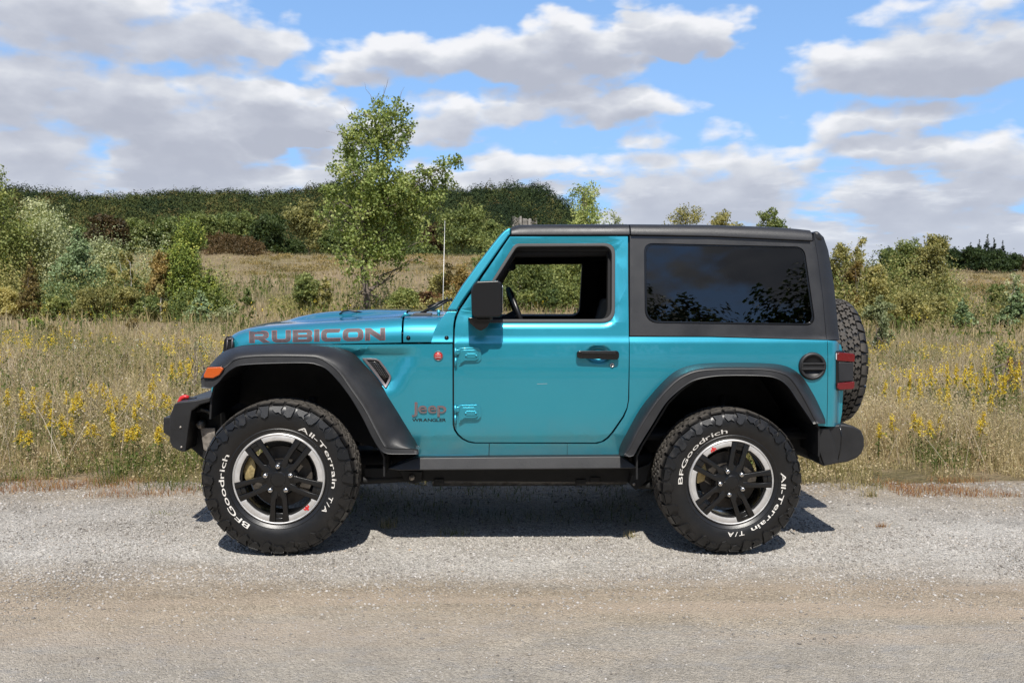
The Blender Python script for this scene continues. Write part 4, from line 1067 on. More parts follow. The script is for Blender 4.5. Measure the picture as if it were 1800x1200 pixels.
# glyphs packed without gaps for blanks: the second legend is set in two words
WORDS = [word_mesh('brand_lettering', 'BFGoodrich', R(238), R(153), .2845, .026), word_mesh('type_lettering', 'All-Terrain', R(68), R(-10), .2845, .025), word_mesh('type_lettering', 'T/A', R(-19), R(-37), .2845, .024)]
# small red vehicle mark on the machined face
def mark():
    bm = bmesh.new(); a0 = R(-47); q = [(-.045,0),(-.045,.03),(-.02,.034),(-.012,.055),(.008,.055),(.014,.034),(.045,.03),(.045,.0),(.03,0),(.026,.014),(.016,.014),(.012,0),(-.014,0),(-.018,.014),(-.028,.014),(-.032,0)]
    pts = []
    for u, v in q:
        r = .885; c = Vector(polar(r, a0)); er = Vector((math.cos(a0), math.sin(a0))); et = Vector((-er.y, er.x))
        p = c+et*u*RR*1.5+er*(v-.025)*RR*1.9; pts.append((p.x, p.y))
    prism(bm, pts, FW-.0012, FW+.001); return mk_mesh('rim_mark', bm, M['red'])
MARK = mark()
def wheel(name, loc, scale, tyre_rot, rim_rot, far=False, rz=0.0, car_part=True):
    hub = bpy.data.objects.new(name, DISC); C.objects.link(hub); hub.location = loc; hub.rotation_euler = (0, 0, rz); hub.scale = (scale,)*3
    if car_part: rel(hub)
    def ch(nm, me, rot=0.0, parent=hub):
        o = bpy.data.objects.new(nm, me); C.objects.link(o); o.parent = parent; o.rotation_euler = (0, rot, 0); return o
    ty = ch('tyre', TYRE, -tyre_rot)
    for w_, nm in zip(WORDS, ('brand_lettering', 'type_lettering', 'type_lettering')): ch(nm, w_, -tyre_rot)
    for nm, me in (('rim_lip', LIP), ('rim_hub', HUB), ('barrel', BARREL), ('rim_mark', MARK)): ch(nm, me, -rim_rot)
    for k in range(5):
        for nm, me in (('machined_face', RING), ('spoke', SPOKE), ('lug_nut', NUT)): ch(nm, me, -rim_rot-R(72*k))
    ch('caliper', CAL, R(-12))
    return hub
pf = P(489.5,842.5,.02); prr = P(1286,851,.02)
SF = .434/.4165; SR = .416/.4165
wheel('wheel', (pf.x, .1425*SF+.004, .434), SF, 0, 0)
wheel('wheel', (prr.x, .1425*SR+.004, .3925), SR, R(-57), R(22.6+144))
wheel('wheel', (pf.x, 2*CY-.1425*SF-.004, .434), SF, R(40), R(10), rz=PI)
wheel('wheel', (prr.x, 2*CY-.1425*SR-.004, .3925), SR, R(80), R(50), rz=PI)
sp = P(1492.5,633,.52); spz = P(1490,633.5,.94).z
wheel('spare_wheel', (sp.x, CY, spz), .4170/.4165, R(25), R(0), rz=R(90))
bm = bmesh.new(); a = (P(1476,600,.9).x-.05, CY, spz); tube(bm, [a, (sp.x, CY, spz)], .09, 16); fin('spare_carrier', bm, M['black'])
# axles
bm = bmesh.new(); tube(bm, [(pf.x,.2,.41),(pf.x,1.68,.41)], .045, 12); tube(bm, [(pf.x-.06,.35,.47),(pf.x-.06,1.5,.5)], .02, 8)
lathe(bm, [(0,-.12),(.12,-.08),(.14,0),(.12,.08),(0,.12)], 16, cx=pf.x, cy=1.1, cz=.41); fin('front_axle', bm, M['dark'])
bm = bmesh.new(); tube(bm, [(prr.x,.2,.40),(prr.x,1.68,.40)], .045, 12); lathe(bm, [(0,-.12),(.12,-.08),(.15,0),(.12,.08),(0,.12)], 16, cx=prr.x, cy=CY, cz=.40); fin('rear_axle', bm, M['dark'])
for px_ in (pf.x+.03, prr.x-.06):
    for Y in (.38, 1.5):
        bm = bmesh.new(); n = 60; tube(bm, [(px_+.055*math.cos(k*.9), Y+.055*math.sin(k*.9), .46+.28*k/n) for k in range(n)], .009, 6); fin('coil_spring', bm, M['dark'])
        bm = bmesh.new(); tube(bm, [(px_+.13, Y, .38), (px_+.10, Y, .85)], .025, 8); fin('shock_absorber', bm, M['dark'])
# ================================================================== ground
def base_z(d, pxb):
    z = np.interp(d, [0,7.2,10,20,30,45,60,80,100,130,180,260], [0,0,.05,.34,.74,1.45,2.5,4.1,5.7,7.0,8.0,9.0])
    k = np.interp(pxb, [900,1300,1500,1700,1900], [1,.88,.80,.76,.74]); return z*k
def tilt(x): return -.0105*(np.clip(x, -7, 7)+1.3)
def bearing_px(x, d): 
    a = np.arctan2(x, np.maximum(d, .5))-R(2.5); return 900+F*np.tan(np.clip(a, -1.3, 1.3))
MOUNDS = [(402,104,2.8,1.9),(432,101,2.6,.9),(1560,80,9,.6)]
def gz(x, y):
    x = np.asarray(x, float); y = np.asarray(y, float); d = y-CAMY; pb = bearing_px(x, d)
    z = base_z(np.maximum(d, 0), pb)
    for (px, dd, r, h) in MOUNDS:
        mx, my = at(px, dd); z = z+h*np.exp(-(((x-mx)/r)**2+((y-my)/r)**2))
    far = np.clip((d-9)/25, 0, 1)
    z = z+far*(.10*np.sin(x*.35+1.3)*np.sin(y*.27)+.06*np.sin(x*.9)*np.sin(y*.8+2))
    crest = np.interp(pb, [-3000,-400,0,250,400,530,620,780,900,950,985,1010,1060,1300,1800,4000], [29,31,31.5,31.5,34.5,37.5,37.5,35,34.5,33.5,30,21,8,0,0,0])
    t = np.clip((d-175)/(450-175), 0, 1); t = t*t*(3-2*t); z = z+crest*t+t*(1.6*np.sin(x*.031+.8)+1.3*np.sin(x*.083+y*.03)+1.4*np.sin(y*.05+x*.02))
    z = z+tilt(x)
    t2 = np.clip((d-480)/400, 0, 1); z = z-crest*t*t2*.3
    rt = np.clip((pb-1150)/300, 0, 1)*np.clip((d-120)/150, 0, 1); z = z-rt*4.0
    return z
def gz1(x, y): return float(gz(x, y))
def axis(a, b_, near, n):
    u = np.linspace(-1, 1, n); s = np.sinh(u*5.2)/np.sinh(5.2); v = np.where(s < 0, -s*a, s*b_); return v
xs_ = axis(-2200, 2200, 1, 300); ys_ = axis(-900, 2400, 1, 340)+0.0
GX, GY = np.meshgrid(xs_, ys_); GZ = gz(GX, GY)-.008
nx_, ny_ = len(xs_), len(ys_)
idx = (np.arange(ny_-1)[:,None]*nx_+np.arange(nx_-1)[None,:]).ravel()
me = npmesh('ground', np.stack([GX, GY, GZ], -1).reshape(-1, 3), np.stack([idx, idx+1, idx+1+nx_, idx+nx_], -1), smooth=True)
def mat_ground():
    m = bpy.data.materials.new('meadow_soil'); m.use_nodes = True; t = m.node_tree; t.nodes.clear(); q = NB(t)
    p = q.n('ShaderNodeBsdfPrincipled'); o = q.n('ShaderNodeOutputMaterial'); t.links.new(p.outputs[0], o.inputs[0]); p.inputs['Roughness'].default_value = .95; p.inputs['Specular IOR Level'].default_value = .1
    pos = q.n('ShaderNodeNewGeometry').outputs['Position']
    a = q.noise(pos, .12, 5, .6); b_ = q.noise(pos, 1.1, 6, .65); c_ = q.noise(pos, 9, 4, .7)
    f = q.m('ADD', q.m('MULTIPLY', a, .55), q.m('ADD', q.m('MULTIPLY', b_, .3), q.m('MULTIPLY', c_, .15)))
    col = q.ramp(f, [(.34,(.085,.085,.035)),(.44,(.17,.14,.07)),(.50,(.26,.20,.12)),(.57,(.33,.25,.16)),(.64,(.22,.145,.095)),(.72,(.30,.22,.14))])
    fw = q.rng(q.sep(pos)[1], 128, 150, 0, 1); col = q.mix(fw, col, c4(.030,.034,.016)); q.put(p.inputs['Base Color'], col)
    bn = q.n('ShaderNodeBump'); bn.inputs['Strength'].default_value = .8; bn.inputs['Distance'].default_value = .25; q.put(bn.inputs['Height'], q.m('ADD', b_, c_)); q.put(p.inputs['Normal'], bn.outputs[0])
    return m
g_ = link('ground', me, mat_ground()); tag(g_, 'dry brown meadow ground rising gently towards the wooded ridge', None, None, 'structure')

def mat_gravel():
    m = bpy.data.materials.new('road_gravel'); m.use_nodes = True; t = m.node_tree; t.nodes.clear(); q = NB(t)
    p = q.n('ShaderNodeBsdfPrincipled'); o = q.n('ShaderNodeOutputMaterial'); t.links.new(p.outputs[0], o.inputs[0]); p.inputs['Roughness'].default_value = .92; p.inputs['Specular IOR Level'].default_value = .2
    pos = q.n('ShaderNodeNewGeometry').outputs['Position']; s = q.sep(pos)
    w1 = q.noise(q.vm('MULTIPLY', pos, (.35, 1.0, 1.0)), 1.3, 5, .6)
    yy = q.m('ADD', s[1], q.m('MULTIPLY', q.m('SUBTRACT', w1, .5), 1.7))
    band = q.rng(yy, -2.4, 2.2, 0, 1)          # 0 = near edge of the picture, 1 = grass
    base = q.ramp(band, [(0.0,(.345,.312,.262)),(.22,(.355,.318,.265)),(.30,(.375,.315,.238)),(.40,(.335,.272,.198)),(.455,(.37,.325,.265)),(.52,(.475,.445,.395)),(.62,(.47,.442,.395)),(.74,(.385,.352,.305)),(.84,(.36,.312,.248)),(1.0,(.32,.262,.192))])
    # stones at three sizes
    def stones(scale, amt, rnd=1.0):
        v = q.n('ShaderNodeTexVoronoi'); v.inputs['Scale'].default_value = scale; v.inputs['Randomness'].default_value = rnd; t.links.new(pos, v.inputs['Vector']); return v
    v1 = stones(85, 1); v2 = stones(190, 1); v3 = stones(45, 1)
    g1 = q.sep(v1.outputs['Color'])[0]; g2 = q.sep(v2.outputs['Color'])[1]
    grit = q.m('ADD', q.m('MULTIPLY', q.m('SUBTRACT', g1, .5), .55), q.m('MULTIPLY', q.m('SUBTRACT', g2, .5), .55))
    stony = q.rng(yy, -1.6, -.1, .55, 1.0)
    patch = q.noise(pos, 3.0, 6, .7)
    mult = q.m('ADD', 1.0, q.m('MULTIPLY', grit, stony)); mult = q.m('MULTIPLY', mult, q.rng(patch, .3, .7, .82, 1.14))
    col = q.mix(1.0, base, q.comb(mult, mult, mult), 'MULTIPLY')
    # greyish patches in the packed part, warmer dust streaks along the road
    blue = q.m('MULTIPLY', q.rng(q.noise(q.vm('MULTIPLY', pos, (1, 2.2, 1)), 5.5, 5, .7), .5, .68, 0, .55), q.rng(yy, -1.25, -.95, 1, 0))
    col = q.mix(blue, col, c4(.28,.275,.27))
    st = q.noise(q.vm('MULTIPLY', pos, (.22, 2.6, 1)), 1.8, 6, .62)
    dust = q.m('MULTIPLY', q.rng(st, .45, .60, 0, .85), q.rng(q.m('ABSOLUTE', q.m('ADD', s[1], .85)), .1, .7, 1, 0))
    col = q.mix(dust, col, c4(.43,.345,.26))
    fine = q.noise(pos, 420, 3, .7); col = q.mix(q.rng(fine, .58, .75, 0, .35), col, c4(.58,.55,.51)); col = q.mix(q.rng(fine, .42, .28, 0, .35), col, c4(.13,.115,.10))
    q.put(p.inputs['Base Color'], col)
    h = q.m('ADD', q.m('MULTIPLY', q.m('SUBTRACT', .5, v1.outputs['Distance']), q.m('MULTIPLY', stony, .6)), q.m('ADD', q.m('MULTIPLY', q.m('SUBTRACT', .5, v2.outputs['Distance']), .35), q.m('MULTIPLY', patch, .5)))
    bn = q.n('ShaderNodeBump'); bn.inputs['Strength'].default_value = 1.0; bn.inputs['Distance'].default_value = .016; q.put(bn.inputs['Height'], h); q.put(p.inputs['Normal'], bn.outputs[0])
    return m
MG = mat_gravel()
def strip(name, x0, x1, y0, y1, z, e0, e1, nx=420, ny=26, bumpy=.006):
    xs = np.linspace(x0, x1, nx); v = []
    for j in range(ny+1):
        t = j/ny
        for x in xs:
            ya = y0+e0*(mnoise.noise(Vector((x*.9, 3, 0)))+.5*mnoise.noise(Vector((x*3.1, 7, 0)))); yb = y1+e1*(mnoise.noise(Vector((x*.8, 11, 0)))+.6*mnoise.noise(Vector((x*3.3, 17, 0)))+.3*mnoise.noise(Vector((x*9, 19, 0))))
            y = ya+(yb-ya)*t; v.append((x, y, z+float(tilt(x))+bumpy*mnoise.noise(Vector((x*1.7, y*2.2, 5)))))
    n = nx; idx = (np.arange(ny)[:,None]*n+np.arange(n-1)[None,:]).ravel()
    me = npmesh(name, v, np.stack([idx, idx+1, idx+1+n, idx+n], -1), smooth=True); return link(name, me, MG)
tag(strip('gravel_verge', -26, 26, -1.3, 2.02, .000, 0, .22, bumpy=.004), 'pale grey gravel verge under the parked car', None, None, 'structure')
tag(strip('road', -26, 26, -11, -.92, .010, 0, .06, ny=34), 'packed gravel road in front of the car', None, None, 'structure')
# loose stones
def pebbles(n, seed, yfun, smin, smax, name, label, zof=.0):
    rg = np.random.default_rng(seed); y = yfun(rg, n); d = y-CAMY; x = d*rg.uniform(-.68, .74, n)
    s = smin*(smax/smin)**(rg.random(n)**2.2); 
    base = np.array([(1,0,0),(-1,0,0),(0,1,0),(0,-1,0),(0,0,1),(0,0,-1)], float); fc = np.array([(0,2,4),(2,1,4),(1,3,4),(3,0,4),(2,0,5),(1,2,5),(3,1,5),(0,3,5)])
    sub = []; # one subdivision towards a rounded stone
    V = list(map(tuple, base)); E = {}
    Fq = []
    def mid(a, b_):
        k = (min(a,b_), max(a,b_))
        if k not in E: p = (np.array(V[a])+np.array(V[b_]))/2; p = p/np.linalg.norm(p)*.93; E[k] = len(V); V.append(tuple(p))
        return E[k]
    for a, b_, c_ in fc: ab, bc, ca = mid(a,b_), mid(b_,c_), mid(c_,a); Fq += [(a,ab,ca),(ab,b_,bc),(ca,bc,c_),(ab,bc,ca)]
    V = np.array(V); Fq = np.array(Fq); k = len(V)
    vv = V[None]*(1+rg.uniform(-.28,.28,(n,k,1)))*np.stack([s, s*rg.uniform(.6,1,n), s*rg.uniform(.38,.75,n)], -1)[:,None,:]
    a = rg.uniform(0, 2*PI, n); ca, sa = np.cos(a)[:,None], np.sin(a)[:,None]
    X = vv[:,:,0]*ca-vv[:,:,1]*sa; Yy = vv[:,:,0]*sa+vv[:,:,1]*ca
    z0 = np.where(y < -.92, .009, -.001)+tilt(x)
    P3 = np.stack([X+x[:,None], Yy+y[:,None], vv[:,:,2]+(s*.12+z0+zof)[:,None]], -1)
    f = (Fq[None]+(np.arange(n)*k)[:,None,None]).reshape(-1,3); at_ = np.repeat(rg.random(n), k)
    me = npmesh(name, P3.reshape(-1,3), None, f, at_)
    return tag(link(name, me, MP), label, 'gravel', None, 'stuff')
def attr_mat(name, stops, rough=.9, transl=0.0, pos_noise=0.0, nscale=.5, gloss=.0, spec=.2):
    m = bpy.data.materials.new(name); m.use_nodes = True; t = m.node_tree; t.nodes.clear(); q = NB(t)
    o = q.n('ShaderNodeOutputMaterial'); p = q.n('ShaderNodeBsdfPrincipled'); p.inputs['Roughness'].default_value = rough; p.inputs['Specular IOR Level'].default_value = spec
    a = q.n('ShaderNodeAttribute'); a.attribute_name = 'v'; f = a.outputs['Fac']
    if pos_noise:
        pos = q.n('ShaderNodeNewGeometry').outputs['Position']; f = q.m('ADD', f, q.m('MULTIPLY', q.m('SUBTRACT', q.noise(pos, nscale, 4, .6), .5), pos_noise))
    col = q.ramp(f, stops); q.put(p.inputs['Base Color'], col)
    if transl:
        tr = q.n('ShaderNodeBsdfTranslucent'); q.put(tr.inputs[0], q.mix(.5, col, q.mix(1.0, col, c4(1.5,1.5,.5) if 'leaf' in name else c4(1.15,1.05,.8), 'MULTIPLY'))); mx = q.n('ShaderNodeMixShader'); mx.inputs[0].default_value = transl
        t.links.new(p.outputs[0], mx.inputs[1]); t.links.new(tr.outputs[0], mx.inputs[2]); t.links.new(mx.outputs[0], o.inputs[0])
    else: t.links.new(p.outputs[0], o.inputs[0])
    return m
MP = attr_mat('loose_stone', [(0,(.15,.135,.12)),(.2,(.25,.23,.205)),(.5,(.34,.315,.285)),(.82,(.41,.385,.355)),(.97,(.50,.475,.445)),(1,(.36,.27,.18))])
pebbles(60000, 3, lambda rg, n: np.where(rg.random(n) < .5, rg.uniform(-.42, .6, n), rg.normal(.05, .55, n)), .0022, .0105, 'gravel', 'coarse pale loose gravel under and around the car tyres')
pebbles(26000, 4, lambda rg, n: rg.uniform(.1, 2.05, n), .003, .014, 'gravel', 'finer loose gravel between the car and the grass')
pebbles(13000, 5, lambda rg, n: -.3-1.6*rg.random(n)**1.6, .0018, .007, 'gravel', 'small scattered stones on the packed road')
# ================================================================== grass and flowers
def blades(x, y, z, h, w, rg, lean=.25, bend=.35, v=None, seg=2):
    n = len(x); yaw = rg.uniform(0, 2*PI, n); la = rg.uniform(0, 2*PI, n); L = np.abs(rg.normal(0, lean, n))*h
    lx, ly = np.cos(la)*L, np.sin(la)*L; wx, wy = np.cos(yaw)*w/2, np.sin(yaw)*w/2
    rows = []
    for k in range(seg+1):
        t = k/seg; q = t**(1+bend*2); cx, cy, cz = x+lx*q, y+ly*q, z+h*t*(1-.12*t)
        ww = (1-t)**.6 if k < seg else .12
        rows += [np.stack([cx-wx*ww, cy-wy*ww, cz], -1), np.stack([cx+wx*ww, cy+wy*ww, cz], -1)]
    V = np.stack(rows, 1); m = 2*(seg+1); o = (np.arange(n)*m)[:,None]
    Fs = np.concatenate([o+np.array([[2*k, 2*k+1, 2*k+3, 2*k+2]]) for k in range(seg)])
    if v is None: v = rg.random(n)
    tips = np.stack([x+lx, y+ly, z+h*.88], -1)
    return V.reshape(-1,3), Fs, np.repeat(v, m), tips
def clump_noise(x, y, s, seed=0):
    """cheap smooth noise on arrays"""
    o = 0
    rg = np.random.default_rng(seed)
    for k in range(6):
        a = rg.uniform(0, 2*PI); f = s*(1+k*.55); p = rg.uniform(0, 6.28); o = o+np.sin((x*math.cos(a)+y*math.sin(a))*f+p)
    return o/3.2
def leafquads(pos, size, rg, out=None, bias=0.0, aspect=.8):
    n = len(pos); nr = rg.normal(size=(n,3)); nr /= np.linalg.norm(nr, axis=1, keepdims=True)
    if out is not None: nr = nr*(1-bias)+out*bias; nr /= np.linalg.norm(nr, axis=1, keepdims=True)+1e-9
    r = rg.normal(size=(n,3)); a = np.cross(nr, r); a /= np.linalg.norm(a, axis=1, keepdims=True)+1e-9; b_ = np.cross(nr, a)
    s = (size*rg.uniform(.65, 1.3, n))[:,None] if np.isscalar(size) else (size*rg.uniform(.7,1.25,n))[:,None]
    V = np.stack([pos-a*s*.5, pos-b_*s*.5*aspect+nr*s*.08, pos+a*s*.5, pos+b_*s*.5*aspect+nr*s*.08], 1)
    return V.reshape(-1,3), (np.arange(n)*4)[:,None]+np.arange(4)[None,:]
class Acc:
    def __init__(s): s.v, s.f, s.a, s.n = [], [], [], 0
    def add(s, V, Fq, A):
        s.v.append(V); s.f.append(Fq+s.n); s.a.append(A); s.n += len(V)
    def mesh(s, name): return npmesh(name, np.concatenate(s.v), np.concatenate(s.f), None, np.concatenate(s.a))
MGR = attr_mat('dry_grass', [(0,(.09,.105,.028)),(.16,(.19,.185,.060)),(.34,(.34,.29,.125)),(.58,(.49,.40,.215)),(.84,(.62,.53,.34)),(1,(.35,.22,.12))], .8, .36, .5, .55)
MGG = attr_mat('green_weeds', [(0,(.045,.075,.016)),(.5,(.10,.14,.03)),(.8,(.20,.21,.055)),(1,(.36,.30,.13))], .75, .3, .3, .8)
MFL = attr_mat('goldenrod_flower', [(0,(.45,.31,.014)),(.5,(.75,.57,.035)),(1,(.87,.73,.16))], .8, .3)
MRW = attr_mat('russet_weeds', [(0,(.20,.07,.03)),(.5,(.34,.17,.07)),(1,(.42,.30,.14))], .85, .25)
def field(n, d0, d1, h0, h1, w, seed, seg=2, heads=0.0, power=1.0, xr=(-.90,.95)):
    rg = np.random.default_rng(seed); u = rg.random(n); d = (d0**power+(d1**power-d0**power)*u)**(1/power)
    x = d*rg.uniform(*xr, n); y = d+CAMY
    cl = clump_noise(x, y, 1.6, 5); keep = rg.random(n) < np.clip(.72+.35*cl, .15, 1); 
    edge = 7.12+.28*clump_noise(x, y*0, 2.2, 9)+.16*clump_noise(x, y*0, 7, 12); keep &= d > edge+rg.exponential(.05, n)
    x, y, d, cl, edge = x[keep], y[keep], d[keep], cl[keep], edge[keep]; n = len(x)
    ramp_in = np.clip((d-edge)/1.3, .22, 1); tall = clump_noise(x, y, .9, 21)
    h = rg.uniform(h0, h1, n)*ramp_in*(1+.28*tall); z = gz(x, y)-.01
    v = np.clip(.56+.18*clump_noise(x, y, .45, 31)+rg.normal(0, .17, n)-.25*np.exp(-((d-edge)/.9)**2), 0, 1)
    V, Fq, A, tips = blades(x, y, z, h, w*rg.uniform(.6,1.3,n), rg, .48, .55, v, seg)
    ac = Acc(); ac.add(V, Fq, A)
    if heads:
        k = rg.random(n) < heads; tp = tips[k]; m = len(tp)
        for j in range(4):
            pp = tp+np.stack([rg.normal(0,.008,m), rg.normal(0,.008,m), -.022*j+rg.normal(0,.006,m)], -1)
            V, Fq = leafquads(pp, .020, rg, None, 0, .6); ac.add(V, Fq, np.repeat(np.clip(rg.normal(.72,.14,m), 0, 1), 4))
    return ac
ac = field(138000, 6.9, 10.5, .13, .46, .0045, 41, 3, .25)
tag(link('meadow_grass', ac.mesh('meadow_grass'), MGR), 'tall dry straw coloured grass along the edge of the gravel', 'grass', None, 'stuff')
ac = field(138000, 10.5, 21, .18, .44, .0080, 42, 2, .14)
tag(link('meadow_grass', ac.mesh('meadow_grass'), MGR), 'dry brown and olive meadow grass in the middle field', 'grass', None, 'stuff')
ac = field(145000, 21, 110, .25, .5, .020, 43, 2, 0, 1.3)
# distant blades wider with distance
tag(link('meadow_grass', ac.mesh('meadow_grass'), MGR), 'faded far meadow grass below the trees', 'grass', None, 'stuff')
# low green weeds near the verge and through the field, in patches
def weeds(n, seed, d0, d1, h0, h1, w, thr, label, mt, edge_only=False, power=1.5, name='weeds'):
    rg = np.random.default_rng(seed); d = (d0**power+(d1**power-d0**power)*rg.random(n))**(1/power); x = d*rg.uniform(-.72,.8,n); y = d+CAMY
    cl = clump_noise(x, y, 1.1, seed); k = cl+rg.normal(0,.12,n) > thr; edge = 7.05+.28*clump_noise(x, y*0, 2.2, 9); 
    if not edge_only: k &= d > edge
    x, y, d = x[k], y[k], d[k]; n = len(x); ac = Acc()
    h = rg.uniform(h0, h1, n); v = np.clip(rg.normal(.45,.2,n), 0, 1); V, Fq, A, tp = blades(x, y, gz(x,y)-.01, h, w*rg.uniform(.7,1.4,n), rg, .5, .6, v, 2); ac.add(V, Fq, A)
    for j in range(3):
        t = rg.uniform(.25,1,n)[:,None]; pp = np.stack([x,y,gz(x,y)],-1)*(1-t)+tp*t+rg.normal(0,.012,(n,3)); V, Fq = leafquads(pp, w*4.2, rg, np.array([[0,0,1.]]), .35, .5); ac.add(V, Fq, np.repeat(np.clip(v+rg.normal(0,.1,n),0,1),4))
    return tag(link(name, ac.mesh(name), mt), label, 'weeds', None, 'stuff')
weeds(17000, 51, 7.0, 9.5, .08, .30, .006, .05, 'low green leafy weeds along the gravel edge', MGG)
weeds(20000, 52, 9, 24, .22, .52, .011, .15, 'green leafy weeds standing in the dry meadow', MGG)
weeds(15000, 53, 22, 60, .3, .8, .03, .35, 'green patches of weeds in the far meadow', MGG)
def verge(n, seed, xr, yr, h, w, label, mt, name='verge_grass', thr=-.2):
    rg = np.random.default_rng(seed); x = rg.uniform(*xr, n); y = rg.uniform(*yr, n); k = clump_noise(x, y, 3.2, seed)+rg.normal(0,.25,n) > thr; x, y = x[k], y[k]; n = len(x)
    V, Fq, A, tp = blades(x, y, tilt(x)-.002, h*rg.uniform(.4,1.2,n), w*rg.uniform(.6,1.3,n), rg, .7, .6, None, 2); ac = Acc(); ac.add(V, Fq, A)
    return tag(link(name, ac.mesh(name), mt), label, 'grass', None, 'stuff')
verge(5200, 61, (3.2,5.2), (1.50,2.15), .06, .0035, 'short russet weeds on the gravel at the right', MRW, 'russet_weeds', .18)
verge(6000, 62, (-4.4,-1.6), (1.45,2.1), .06, .0035, 'short russet weeds on the gravel in front of the bumper', MRW, 'russet_weeds', .35)
verge(1500, 63, (1.9,3.2), (1.75,2.2), .11, .004, 'thin pale grass tufts behind the rear bumper', MGR, thr=.2)
verge(1800, 64, (-4.4,-1.2), (1.7,2.2), .13, .0042, 'thin green grass tufts where the gravel meets the meadow', MGG, thr=.35)
verge(1700, 65, (-.95,1.15), (.75,2.2), .07, .004, 'shaded grass growing in the gravel under the car', MGG, 'shaded_grass', -.4)
# individual tufts on the bare gravel
def tuft(px, py, n, h, spread, label, mt):
    d = ray(px, py); t = -CAMZ/d.z; x0_, y0_ = d.x*t, CAMY+d.y*t; rg = np.random.default_rng(int(px*7+py)); a = Acc()
    x = rg.normal(0, spread, n); y = rg.normal(0, spread*.5, n); V, Fq, A, tp = blades(x, y, x*0-.004, h*rg.uniform(.4,1.2,n), .0035*rg.uniform(.6,1.4,n), rg, .6, .6, None, 3); a.add(V, Fq, A)
    o = link('grass_tuft', a.mesh('grass_tuft'), mt); o.location = (x0_, y0_, float(tilt(x0_))); return tag(o, label, 'grass tuft')
tuft(682, 925, 60, .085, .035, 'small grass tuft behind the front tyre at the edge of the car shadow', MGR)
tuft(798, 936, 46, .06, .05, 'flat green grass tuft on the gravel below the front of the door', MGG)
tuft(1108, 937, 42, .055, .028, 'small pale grass tuft just ahead of the rear tyre', MGR)
tuft(290, 905, 40, .03, .06, 'tiny green weed on the bare gravel left of the front tyre', MGG)
tuft(187, 855, 120, .14, .07, 'leafy green weed at the gravel edge in the lower left', MGG)
tuft(1549, 915, 70, .045, .02, 'tiny dry weed on the gravel right of the rear tyre', MRW)
tuft(1530, 862, 90, .09, .03, 'thin dry tuft at the gravel edge right of the rear bumper', MGR)

# goldenrod: separate plants near, a mass beyond
def goldenrod_mesh(seed):
    rg = np.random.default_rng(seed); bm = Acc(); h = .62
    V, Fq, A, tp = blades(np.zeros(3), np.zeros(3), np.zeros(3), np.full(3, h), np.full(3, .006), rg, .04, .2, np.full(3, .25), 3); st = (V, Fq, A)
    n = 26; t = rg.uniform(.15,.8,n); pp = np.stack([rg.normal(0,.02,n), rg.normal(0,.02,n), t*h], -1); V2, F2 = leafquads(pp, .06, rg, np.array([[0,0,1.]]), .3, .25)
    s = Acc(); s.add(*st); s.add(V2, F2, np.repeat(rg.uniform(.1,.5,n), 4))
    f = Acc(); arms = int(rg.integers(6, 11))
    for k in range(arms):
        a = rg.uniform(0, 2*PI); z0 = h*(.66+.34*k/arms); L = rg.uniform(.03,.085)*(1.25-.9*(k/arms)); m = 24
        tt = np.linspace(0,1,m)+rg.normal(0,.03,m); pp = np.stack([np.cos(a)*L*tt, np.sin(a)*L*tt, z0+.07*tt-.10*tt**2], -1)+rg.normal(0,.006,(m,3)); V3, F3 = leafquads(pp, .0165, rg); f.add(V3, F3, np.repeat(rg.random(m), 4))
    m = 120; pp = np.stack([rg.normal(0,.012,m), rg.normal(0,.012,m), h*rg.uniform(.68,1.06,m)], -1); V3, F3 = leafquads(pp, .017, rg); f.add(V3, F3, np.repeat(rg.random(m), 4))
    return s.mesh('stem'), f.mesh('flower_head')
GR = [goldenrod_mesh(k) for k in range(5)]
for a, b_ in GR: a.materials.append(MGG); b_.materials.append(MFL)
gl_pos = [(120,745,7.9),(108,752,7.9),(148,752,8.0),(165,683,9.8),(178,686,9.7),(228,760,7.8),(218,765,7.8),(236,756,7.9),(195,752,8.0),(193,738,8.1),(130,702,8.9),(137,700,9),(124,712,8.8),(156,682,9.8),(45,768,7.7),(272,762,7.6),(277,758,7.7),(85,730,8.2),(103,738,8.1),(232,722,8.6),(260,684,9.7),(265,705,9.1),(266,670,10.2),(285,700,9.3),(294,708,9.2),(30,766,7.8),(8,695,9.2),(54,692,9.4),(52,710,8.9),(35,720,8.6),(80,702,9.1),(75,715,9),(112,698,9.4),(190,695,9.5),(200,710,9.1),(215,705,9.2),(240,700,9.3),(185,715,9),(160,755,8),(33,694,9.4),(300,650,11),(315,645,11.3),(330,652,11),(335,640,11.8),
 (1572,738,8.1),(1612,735,8.2),(1622,745,8),(1660,740,8.3),(1672,700,9),(1716,708,8.9),(1734,735,8.2),(1747,705,9),(1668,687,9.4),(1655,690,9.4),(1728,745,8),(1640,750,7.9),(1600,700,9.2),(1620,680,9.6),(1720,668,9.9),(1745,662,10),(1790,658,10),(1770,668,9.8),(1762,672,9.7),(1700,655,10.2),(1684,652,10.4),(1640,655,10.3),(1550,755,7.9),(1585,692,9.6),(1560,680,9.9),(1735,650,10.6),(1710,650,10.5),(1668,648,10.6),(1780,640,11),(1795,645,10.9),(1603,665,10.2)]
for i, (px, py, dd) in enumerate(gl_pos):
    x, y = at(px, dd); d = ray(px, py-12); top = CAMZ+d.z*(dd/d.y); z0 = gz1(x, y); h = max(.25, top-z0)
    r = empty('goldenrod', (x, y, z0-.01), random.uniform(0, 6.28)); r.scale = (.85, .85, h/.64)
    tag(r, 'goldenrod plant with a bright yellow plume among the dry grass', 'wildflower', 'goldenrod plants in the meadow')
    for nm, me in zip(('stem', 'flower_head'), GR[i % 5]): o = bpy.data.objects.new(nm, me); C.objects.link(o); o.parent = r
